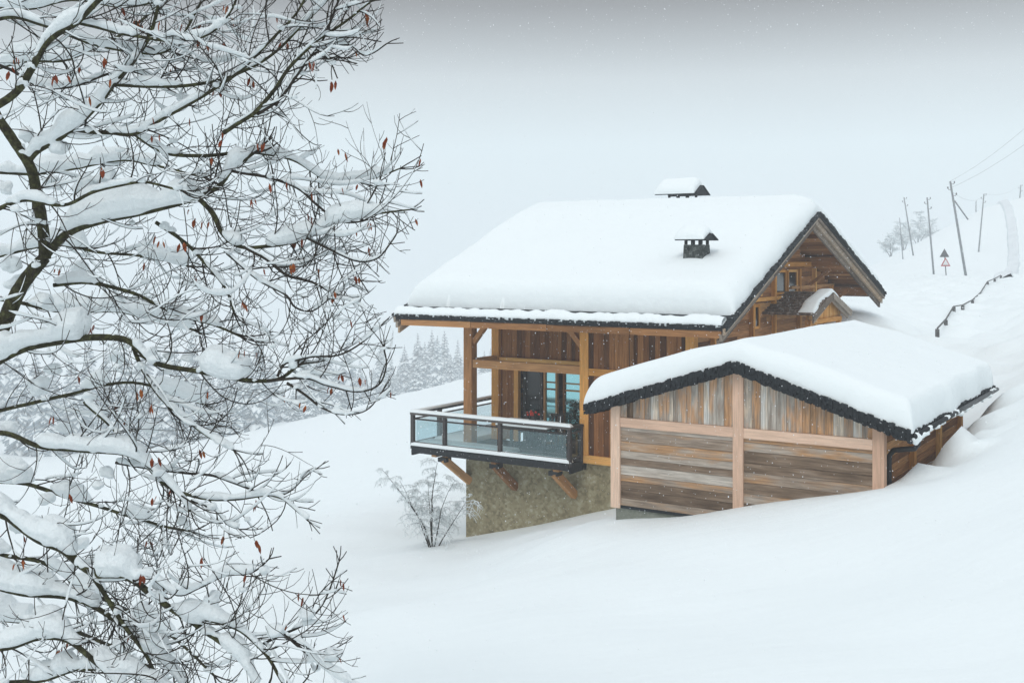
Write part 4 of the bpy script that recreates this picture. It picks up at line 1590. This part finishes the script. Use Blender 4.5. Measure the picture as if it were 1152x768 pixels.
# big pillows of snow caught in forks
for (x, y, r, d) in ((112, 222, 24, 7.95), (136, 210, 17, 7.9), (98, 205, 17, 8.0), (120, 196, 14, 8.0), (22, 318, 20, 8.1), (48, 338, 15, 8.0), (12, 295, 15, 8.0), (100, 445, 10, 7.8),
                     (45, 432, 17, 8.1), (8, 480, 16, 7.9), (60, 415, 12, 8.1), (120, 530, 11, 7.8), (110, 545, 9, 7.7), (52, 560, 13, 8.0), (20, 590, 14, 7.8),
                     (206, 110, 10, 7.9), (130, 85, 10, 7.9), (30, 150, 13, 7.9), (65, 165, 15, 7.9), (205, 585, 9, 7.7), (298, 640, 8, 7.2), (240, 672, 13, 7.3),
                     (205, 660, 14, 7.3), (180, 655, 12, 7.4), (265, 585, 6, 7.6), (55, 690, 19, 7.5), (35, 700, 17, 7.5), (345, 690, 12, 7.2), (310, 708, 13, 7.2), (375, 735, 13, 7.2),
                     (190, 400, 9, 7.9), (210, 402, 9, 7.9), (225, 404, 8, 7.8), (5, 210, 14, 8.3), (60, 205, 14, 8.3),
                     (25, 385, 13, 8.2), (90, 300, 14, 8.6), (130, 400, 12, 8.8), (170, 480, 12, 8.6), (70, 480, 13, 8.6), (20, 530, 17, 8.8), (90, 610, 13, 8.6), (45, 645, 14, 8.6)):
    r *= .68
    c = V(x, y, d)
    snow_mb.blob(c, r * U, 2, .35, sq=(1.05, .9, .78))
    for _ in range(3):
        snow_mb.blob(c + Vector((RX(-1, 1), RX(-.6, .6), RX(-.9, .3))) * r * U * .8, r * U * RX(.35, .65), 2, .4, sq=(1.1, .9, .85))
limb_mb.part('branches', M['bark'], tree)
twig_mb.part('twigs', M['twig'], tree)
fs = fine_mb.part('twig_snow', M['snow_tree'], tree)
fs['kind'] = 'stuff'
so = snow_mb.part('branch_snow', M['snow_tree'], tree)
so['kind'] = 'stuff'
rm = so.modifiers.new('merge', 'REMESH')
rm.mode = 'VOXEL'
rm.voxel_size = .009
rm.use_smooth_shade = True
sm_ = so.modifiers.new('soft', 'SMOOTH')
sm_.iterations = 3
sm_.factor = .5
# a few more dry leaves where the photo shows them
for (x, y) in ((17, 70), (20, 78), (8, 82), (158, 28), (156, 35), (60, 88), (208, 118), (214, 135), (225, 48), (230, 52), (182, 25), (256, 22), (320, 50), (252, 158), (250, 150), (385, 216), (406, 212),
               (350, 245), (336, 270), (328, 272), (400, 260), (416, 280), (286, 228), (231, 252), (206, 275), (402, 313), (376, 333), (371, 335), (410, 415), (384, 425), (372, 437), (407, 428), (272, 342),
               (175, 516), (172, 560), (80, 557), (67, 732), (80, 722), (338, 672), (318, 702), (268, 725), (288, 568), (175, 135), (120, 68), (72, 85), (125, 90), (470, 180), (432, 160), (305, 208)):
    p = V(x, y - 4, RX(7.5, 7.8))
    twig_mb2 = None
    hang_leaves(p)
leaf_mb.part('dry_leaves', M['leaf'], tree)
print('tree faces', len(limb_mb.f), len(twig_mb.f), len(snow_mb.f), len(leaf_mb.f))

# ================================================================== YOUNG BIRCH BY THE BALCONY
def frost_tree(name, label, cat, base, H, stems, spread, seed, droop=.5, twigr=.012, group=None, snowr=.02, cnt=26, tm='frost', st='twig'):
    random.seed(seed)
    t = Thing(name, label, cat, base, group=group)
    sm, tw, sn = MB(), MB(), MB()
    for (dx, dz, hh, rr) in stems:
        p = Vector(base) + Vector((dx * .15, 0, -.2))
        pts, rad = [p.copy()], [rr]
        d = Vector((dx, RX(-.1, .1), 1)).normalized()
        n = 12
        for i in range(n):
            d = (d + Vector((random.gauss(0, .06), random.gauss(0, .06), 0)) + Vector((dz * .05, 0, -.02 * abs(dz)))).normalized()
            pts.append(pts[-1] + d * hh / n)
            rad.append(rr * (1 - .85 * (i + 1) / n))
        sm.tube(pts, rad, 6)
        for k in range(cnt):
            i = random.randint(4, n)
            q = pts[i].copy()
            th = RX(0, 2 * PI)
            dd = Vector((math.cos(th), math.sin(th) * .7, RX(.1, .9))).normalized()
            L = spread * RX(.4, 1) * (1.1 - .5 * i / n)
            pp, ra = [q.copy()], [max(rad[i] * .5, twigr)]
            m = 9
            for j in range(m):
                dd = (dd + Vector((random.gauss(0, .12), random.gauss(0, .12), -droop * (j + 1) / m))).normalized()
                pp.append(pp[-1] + dd * L / m)
                ra.append(ra[0] * (1 - .7 * (j + 1) / m))
            tw.tube(pp, ra, 4, cap=False)
            sn.tube([x + Vector((0, 0, snowr * .7)) for x in pp], [snowr * RX(.5, 1.3) for _ in pp], 5)
            for j in range(2, m + 1):
                for _ in range(3):
                    v = Vector((random.gauss(0, .6), random.gauss(0, .6), RX(-1.1, .3))).normalized()
                    l2 = L * RX(.12, .32)
                    e = [pp[j], pp[j] + v * l2 * .5, pp[j] + v * l2 + Vector((0, 0, -l2 * .3))]
                    tw.tube(e, [twigr * .55, twigr * .45, twigr * .3], 3, cap=False)
                    if random.random() < .8:
                        sn.tube([x + Vector((0, 0, snowr * .5)) for x in e], [snowr * RX(.4, .9) for _ in e], 4)
    sm.part('stem', M[st], t)
    tw.part('twigs', M[tm], t)
    o = sn.part('branch_snow', M['snow'], t)
    o['kind'] = 'stuff'
    return t


bx, by = V(487, 615, 32).x, 32.0
frost_tree('young_birch', 'small snow-covered birch with drooping twigs below the balcony corner', 'tree', (bx, by, gz(bx, by)), 3.2,
           ((-.2, -.9, 2.8, .035), (.0, 0, 2.8, .035), (.42, .3, 1.9, .022), (-.36, -.8, 2.3, .022), (.12, .1, 2.3, .02), (-.08, -.3, 2.2, .02)), .95, 5, droop=.30, twigr=.0075, snowr=.008, cnt=20)

# ================================================================== FAR TREES
random.seed(31)


def spruce_mesh(H, R, seed):
    random.seed(seed)
    cr, tk = MB(), MB()
    tk.tube([Vector((0, 0, -1.5)), Vector((0, 0, H * .5)), Vector((0, 0, H * .97))], [H * .018, H * .012, H * .003], 6)
    tiers = 22
    for i in range(tiers):
        t = i / (tiers - 1)
        z = H * (.10 + .88 * t)
        rr = R * (1 - t) ** .85 * RX(.8, 1.15) + .12
        nb = max(5, int(13 * (1 - t) + 4))
        for k in range(nb):
            if random.random() < .1:
                continue
            th = 2 * PI * (k + RX(-.3, .3)) / nb + i * .7
            L = rr * RX(.65, 1.15)
            dr = Vector((math.cos(th), math.sin(th), 0))
            sd = Vector((-dr.y, dr.x, 0))
            w = L * RX(.22, .34) + .1
            p0 = Vector((0, 0, z + RX(-.2, .2)))
            p1 = p0 + dr * L * .55 + Vector((0, 0, -L * .12))
            p2 = p0 + dr * L + Vector((0, 0, -L * RX(.35, .6)))
            th_ = .1 + L * .09
            up = Vector((0, 0, th_))
            # needles below, snow above
            cr.poly([p0, p1 - sd * w, p2, p1 + sd * w], mat=0)
            cr.poly([p1 - sd * w, p0, p0 - up * .8, p1 - sd * w * .9 - up * 1.6], mat=0)
            cr.poly([p1 + sd * w, p2, p2 - up * 1.1, p1 + sd * w * .9 - up * 1.8], mat=0)
            cr.poly([p2, p1 - sd * w, p1 - sd * w * .9 - up * 1.8, p2 - up * 1.1], mat=0)
            if random.random() < .93:
                m = p1 + up * 1.5
                e1, e2 = p1 - sd * w * .86, p1 + sd * w * .86
                tip = p0 + (p2 - p0) * .96
                q0 = p0 + up * .4
                for tri in ((q0, e1, m), (m, e1, tip), (tip, e2, m), (m, e2, q0)):
                    cr.poly([x + Vector((0, 0, .03)) for x in tri], mat=1, smooth=True)
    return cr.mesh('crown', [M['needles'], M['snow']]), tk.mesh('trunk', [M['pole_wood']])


proto = [spruce_mesh(22, 3.7, 100 + i) for i in range(5)]


def put_tree(name, label, cat, x, y, z, s, rz, pr_, group, sx=1.0):
    e = bpy.data.objects.new(name, None)
    COL.objects.link(e)
    e.location = (x, y, z)
    e.rotation_euler = (0, 0, rz)
    e.scale = (s * sx, s * sx, s)
    e['label'] = label
    e['category'] = cat
    e['group'] = group
    for nm, md in (('crown', pr_[0]), ('trunk', pr_[1])):
        o = bpy.data.objects.new(nm, md)
        COL.objects.link(o)
        o.parent = e
    return e


random.seed(77)
spr = []
# tops read off the photo: (px, py of top, depth)
TOPS = [(262, 372, 300), (291, 374, 300), (280, 388, 265), (304, 392, 280), (318, 402, 262), (345, 398, 300), (370, 364, 290), (390, 370, 300), (405, 385, 320), (356, 390, 270), (330, 412, 250), (378, 410, 262),
        (420, 392, 330), (432, 398, 345), (448, 402, 350), (462, 396, 355), (478, 388, 360), (492, 384, 345), (507, 390, 355), (520, 398, 350), (445, 415, 300), (470, 412, 300), (500, 410, 300), (515, 415, 290), (485, 404, 320),
        (545, 400, 360), (560, 405, 350), (575, 398, 370),
        (248, 385, 270), (232, 380, 290), (215, 372, 300), (198, 385, 270), (180, 370, 300), (160, 365, 300), (140, 380, 270), (120, 372, 300), (100, 368, 290), (80, 385, 270), (60, 370, 300), (40, 366, 300), (20, 380, 270), (5, 370, 300),
        (428, 378, 350), (440, 384, 370), (455, 374, 380), (470, 378, 385), (486, 372, 385), (500, 380, 380), (515, 384, 375), (530, 388, 375), (552, 392, 375), (568, 390, 370), (412, 400, 300), (436, 408, 290), (300, 408, 255), (273, 398, 270), (362, 384, 310), (340, 384, 320),
        (240, 415, 245), (215, 420, 238), (190, 412, 240), (165, 425, 232), (140, 415, 240), (110, 420, 235), (85, 412, 240), (50, 420, 235), (25, 415, 238), (265, 425, 236), (290, 420, 240), (350, 425, 246), (400, 420, 262)]
for i, (px, py, d) in enumerate(TOPS):
    p = V(px, py, d)
    gzv_ = gz(p.x, p.y)
    H = p.z - gzv_
    p.z += RX(-6, 3.0)
    H = p.z - gzv_
    if H < 8:
        H = 8
    s = H / 22
    if px < 330:
        lab = 'misty snow-covered spruce in the far wood behind the foreground tree'
        if px in (370, 390):
            pass
    elif px < 425:
        lab = 'misty snow-covered spruce rising above the far wood between the tree and the chalet'
    else:
        lab = 'faint snow-covered spruce in the far wood just left of the chalet balcony'
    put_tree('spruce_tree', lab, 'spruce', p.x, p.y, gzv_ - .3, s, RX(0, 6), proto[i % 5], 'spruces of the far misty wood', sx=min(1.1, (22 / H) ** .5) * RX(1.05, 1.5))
# frosted trees on the crest behind the poles
for i, (px, py, d) in enumerate(((1002, 262, 212), (1017, 250, 222), (1033, 236, 232), (1047, 252, 226))):
    p = V(px, py, d)
    zz = gz(p.x, p.y)
    lab = ('lowest, leftmost faint frosted tree on the crest behind the poles', 'second faint frosted tree from the left on the crest behind the poles',
           'tallest faint frosted tree on the crest behind the poles', 'rightmost faint frosted tree on the crest behind the poles')[i]
    H = p.z - zz
    frost_tree('frosted_tree', lab, 'tree', (p.x, p.y, zz), H, ((0, 0, H, .14), (.3, .5, H * .85, .1), (-.3, -.5, H * .8, .1)), H * .36, 60 + i, droop=.1, twigr=.035, group='frosted trees on the crest', snowr=.06, cnt=30, tm='hazy_frost', st='pole_wood')
# road
rd = MB()
rp_ = catmull([Vector((*P(*q)[:2], 0)) for q in ((1128, 312, 84), (1133, 304, 98), (1140, 275, 132), (1138, 252, 170), (1130, 236, 200), (1120, 236, 230))], 14)
W_ = .85
pl = []
for i, p in enumerate(rp_):
    d = (rp_[min(i + 1, len(rp_) - 1)] - rp_[max(i - 1, 0)]).normalized()
    sd = Vector((d.y, -d.x, 0))
    row = []
    for k in range(7):
        q = p + sd * W_ * (k / 3 - 1)
        row.append((q.x, q.y, gz(q.x, q.y) + (-.25 if k in (0, 6) else .34)))
    pl.append(row)
for a_, b_ in zip(pl[:-1], pl[1:]):
    for k in range(6):
        rd.poly([a_[k], a_[k + 1], b_[k + 1], b_[k]], smooth=True)
M['road_snow'] = mat_noise('ploughed_road_snow', [(.3, (.68, .72, .74)), (.7, (.78, .82, .84))], scale=.25, bump=.5, dist=.1)
rd.solo('road', M['road_snow'], kind='structure')

# ================================================================== POLES, WIRES, SIGN, RAIL
def pole(x0, y0, x1, y1, d, label, r=.13, extras=True):
    """foot (x1,y1), top (x0,y0) in the photo at depth d"""
    foot, top = V(x1, y1, d), V(x0, y0, d)
    g = gz(foot.x, foot.y)
    t = Thing('utility_pole', label, 'utility pole', (foot.x, foot.y, g), group='wooden poles on the hillside')
    mb = MB()
    f2 = foot + (foot - top).normalized() * max(.5, (foot.z - g) + .6)
    mb.tube([f2, (foot + top) / 2, top], [r * 1.15, r, r * .8], 8)
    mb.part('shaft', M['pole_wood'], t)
    if extras:
        dv = (top - foot).normalized()
        for k, off in enumerate((.25, .75, 1.3)):
            mb = MB()
            c = top - dv * off
            sd = 1 if k % 2 == 0 else -1
            mb.tube([c, c + Vector((sd * .25, 0, .0)), c + Vector((sd * .33, 0, .1))], [.025, .025, .025], 5)
            mb.tube([c + Vector((sd * .33, 0, .08)), c + Vector((sd * .33, 0, .16)), c + Vector((sd * .33, 0, .26))], [.05, .065, .04], 7)
            mb.part('insulator', M['grey_metal'], t)
    return t, top


p4, top4 = pole(1069, 204, 1087, 313, 98, 'nearest and tallest leaning pole, with a diagonal brace, right of the road signs', .11)
mb = MB()
mb.tube([V(1074, 226, 98), V(1089, 247, 98.2)], [.06, .06], 6)
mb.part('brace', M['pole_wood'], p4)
p3, top3 = pole(1043, 222, 1050.5, 309, 121, 'pole left of the road signs, second tallest on the hillside', .10)
p2, top2 = pole(1017, 222, 1027.5, 288, 160, 'leaning pole in front of the frosted trees on the crest', .10)
p1, top1 = pole(1012, 245, 1015.5, 288, 165, 'thin faint pole, the leftmost on the hillside beside the gable', .07, False)
p5, top5 = pole(1107, 218, 1101, 283, 160, 'pole leaning right, alone between the tall braced pole and the road', .10)
p6, top6 = pole(1148.5, 208, 1147, 226, 215, 'short pole top at the far right edge on the crest', .12)
p7, top7 = pole(1098, 226, 1098, 241, 210, 'short faint pole on the crest behind the tall braced pole', .10, False)


def wire(pts_pair, label, sag=1.2):
    mb = MB()
    for (p, q) in pts_pair:
        pts = [p + (q - p) * (k / 14) + Vector((0, 0, -sag * 4 * (k / 14) * (1 - k / 14))) for k in range(15)]
        mb.tube(pts, [.009] * 15, 4)
    mb.solo('power_line', M['wire'], label, 'power line')


far = V(1300, 20, 60)
far2 = V(1330, 60, 60)
pw = Thing('utility_pole', 'pole outside the frame', 'utility pole', (0, 0, 0)) if False else None
wire([(top4, V(1260, 40, 62)), (top4 - Vector((0, 0, .6)), V(1275, 60, 62))], 'thin twin wires running up to the right from the tall braced pole', .8)
wire([(top5, top6)], 'thin wire between the lone right-leaning pole and the far edge pole', .8)
wire([(top4 - Vector((0, 0, .8)), top5 - Vector((0, 0, .3)))], 'thin wire from the tall braced pole to the right-leaning pole', .8)

# road signs
ds = 104
sg = Thing('road_sign', 'two triangular road signs on one post among the poles', 'road sign', (V(1066, 312, ds).x, ds, gz(V(1066, 312, ds).x, ds)))
mb = MB()
f = V(1065, 312, ds)
mb.tube([Vector((f.x, ds, gz(f.x, ds) - .5)), V(1062.5, 284, ds)], [.05, .05], 8)
mb.part('post', M['grey_metal'], sg)


def tri(cx_, cy_, w, h, y, mats, nm, inv=False):
    c = V(cx_, cy_, y)
    ww, hh = w / F * y, h / F * y
    s = -1 if inv else 1
    for k, (sc, off, mt) in enumerate(((1, 0, mats[0]), (.62, -.035, mats[1]))):
        mb = MB()
        cz = c.z - s * hh * .0
        mb.prism([(c.x - ww / 2 * sc, y - .06 + off, cz - s * hh / 2 * sc - s * (1 - sc) * hh * .12), (c.x + ww / 2 * sc, y - .06 + off, cz - s * hh / 2 * sc - s * (1 - sc) * hh * .12),
                  (c.x, y - .06 + off, cz + s * hh / 2 * sc - s * (1 - sc) * hh * .12)], (0, .03, 0))
        if k == 0:
            fa = mb.part('sign_face', M[mt], sg)
        else:
            mb.part('emblem', M[mt], sg, fa)


tri(1062.3, 284.5, 11, 9.5, ds - .1, ('grey_metal', 'grey_metal'), 'a')
tri(1063.5, 294.5, 11, 10, ds - .1, ('sign_red', 'sign_white'), 'b')

# guard rail posts up the road
gr = Thing('guard_rail', 'low dark guard rail half buried in snow, climbing the slope beside the road', 'guard rail', V(1055, 381, 42))
gp = [(1054.5, 380, 42), (1064, 371, 45.5), (1073, 361, 49.5), (1083, 352, 54), (1094, 345, 59), (1103, 338, 65), (1111, 330, 71), (1119, 322, 77), (1126, 315, 83)]
prev = None
for (x, y, d) in gp:
    p = V(x, y, d)
    g = gz(p.x, p.y)
    zt = max(p.z + .34, g + .2)
    mb = MB()
    mb.box(p.x - .06, p.x + .06, p.y - .06, p.y + .06, g - .5, zt, 'z')
    mb.part('post', M['rail_dark'], gr)
    tpv = Vector((p.x, p.y - .0, zt + .025))
    if prev is not None:
        mb = MB()
        mb.beam(prev, tpv, .05, .045)
        mb.part('rail', M['rail_dark'], gr)
    prev = tpv
# ================================================================== FALLING SNOW
random.seed(5)
fl = MB()
V0, F0 = ico(0)
for i in range(16000):
    d = 9.5 + 22 * random.random() ** .7
    p = V(RX(-60, 1212), RX(-40, 800), d)
    if p.z < gz(p.x, p.y) + .1 if i % 1 == 0 and p.z < -3.0 else False:
        continue
    r = RX(.0025, .0058)
    base = len(fl.v)
    st = RX(1, 1.7)
    for q in V0:
        fl.v.append((p.x + q.x * r, p.y + q.y * r, p.z + q.z * r * st))
    for f_ in F0:
        fl.f.append(tuple(base + k for k in f_))
        fl.mi.append(0); fl.sm.append(True); fl.tint.append(.5); fl.uv.append([(0, 0)] * 3)
fo = fl.solo('falling_snow', M['flake'], 'fine snowflakes falling through the air', 'snowfall', kind='stuff')

# ================================================================== HAZE
ztop = 16.0
x0, x1, y0, y1, z0, z1 = -345, 395, -24, 556, ZMIN - 1.2, ztop
z1 = max(z1, ZMAX + 2)
hm = MB()
hm.hexa([(x0, y0, z0), (x1, y0, z0), (x1, y1, z0), (x0, y1, z0), (x0, y0, z1), (x1, y0, z1), (x1, y1, z1), (x0, y1, z1)])
hz = bpy.data.materials.new('haze')
hz.use_nodes = True
nt = hz.node_tree
nt.nodes.clear()
o = N(nt, 'ShaderNodeOutputMaterial')
pv = N(nt, 'ShaderNodeVolumePrincipled')
pv.inputs['Color'].default_value = (.96, .98, 1, 1)
pv.inputs['Density'].default_value = .0017
pv.inputs['Anisotropy'].default_value = .0
nt.links.new(pv.outputs[0], o.inputs['Volume'])
ho = hm.solo('haze', hz, kind='stuff')

# ================================================================== WORLD, SUN, CAMERA
SUN_EL, SUN_AZ = math.radians(52), math.radians(200)     # azimuth clockwise from +Y (into the picture)
w = bpy.data.worlds.new('World')
S.world = w
w.use_nodes = True
nt = w.node_tree
bg = nt.nodes['Background']
sky = N(nt, 'ShaderNodeTexSky', sky_type='NISHITA')
sky.sun_disc = False
sky.sun_elevation = SUN_EL
sky.sun_rotation = SUN_AZ
sky.air_density = 1.5
sky.dust_density = 6
# closed cloud cover over the clear sky: grey-white layer, a little darker above the bright band at the horizon
tc = N(nt, 'ShaderNodeTexCoord')
sp = N(nt, 'ShaderNodeSeparateXYZ')
nt.links.new(tc.outputs['Generated'], sp.inputs[0])
rp = ramp(nt, [(0, (.765, .885, .945)), (.10, (.765, .885, .945)), (.16, (.64, .71, .75)), (.225, (.31, .32, .335)), (.42, (.60, .66, .71)), (1, (.93, 1.0, 1.06))])
nt.links.new(sp.outputs['Z'], rp.inputs[0])
nz = N(nt, 'ShaderNodeTexNoise')
nz.inputs['Scale'].default_value = 2.2
nz.inputs['Detail'].default_value = 4
nt.links.new(tc.outputs['Generated'], nz.inputs['Vector'])
mr = N(nt, 'ShaderNodeMapRange')
mr.inputs['To Min'].default_value = .95
mr.inputs['To Max'].default_value = 1.05
nt.links.new(nz.outputs['Fac'], mr.inputs[0])
mul = N(nt, 'ShaderNodeMix', data_type='RGBA', blend_type='MULTIPLY')
mul.inputs[0].default_value = 1
nt.links.new(rp.outputs[0], mul.inputs[6])
nt.links.new(mr.outputs[0], mul.inputs[7])
cloud = N(nt, 'ShaderNodeVectorMath', operation='SCALE')
cloud.inputs['Scale'].default_value = 10.0
nt.links.new(mul.outputs[2], cloud.inputs[0])
mix = N(nt, 'ShaderNodeMix', data_type='RGBA')
mix.inputs[0].default_value = .93
nt.links.new(sky.outputs[0], mix.inputs[6])
nt.links.new(cloud.outputs[0], mix.inputs[7])
nt.links.new(mix.outputs[2], bg.inputs[0])
bg.inputs[1].default_value = .1

sl = bpy.data.lights.new('sun', 'SUN')
sl.energy = .8
sl.angle = math.radians(25)
sl.color = (1, .97, .93)
so_ = bpy.data.objects.new('sun', sl)
COL.objects.link(so_)
dirv = Vector((math.sin(SUN_AZ) * math.cos(SUN_EL), math.cos(SUN_AZ) * math.cos(SUN_EL), math.sin(SUN_EL)))
so_.rotation_euler = (-dirv).to_track_quat('-Z', 'Y').to_euler()
so_.location = (0, -5, 12)

cam = bpy.data.cameras.new('camera')
cam.lens = F / 1152 * 36
cam.sensor_width = 36
cam.shift_y = -94 / 1152
cam.clip_start = .1
cam.clip_end = 3000
co = bpy.data.objects.new('camera', cam)
COL.objects.link(co)
co.location = (0, 0, 0)
co.rotation_euler = (PI / 2, 0, 0)
S.camera = co

S.render.engine = 'CYCLES'
S.view_settings.view_transform = 'Standard'
S.view_settings.look = 'None'
S.view_settings.exposure = .07
S.view_settings.gamma = 1
c = S.cycles
c.use_denoising = True
c.max_bounces = 6
c.diffuse_bounces = 3
c.glossy_bounces = 3
c.transmission_bounces = 4
c.transparent_max_bounces = 12
c.volume_bounces = 2
c.use_adaptive_sampling = True
c.adaptive_threshold = .02
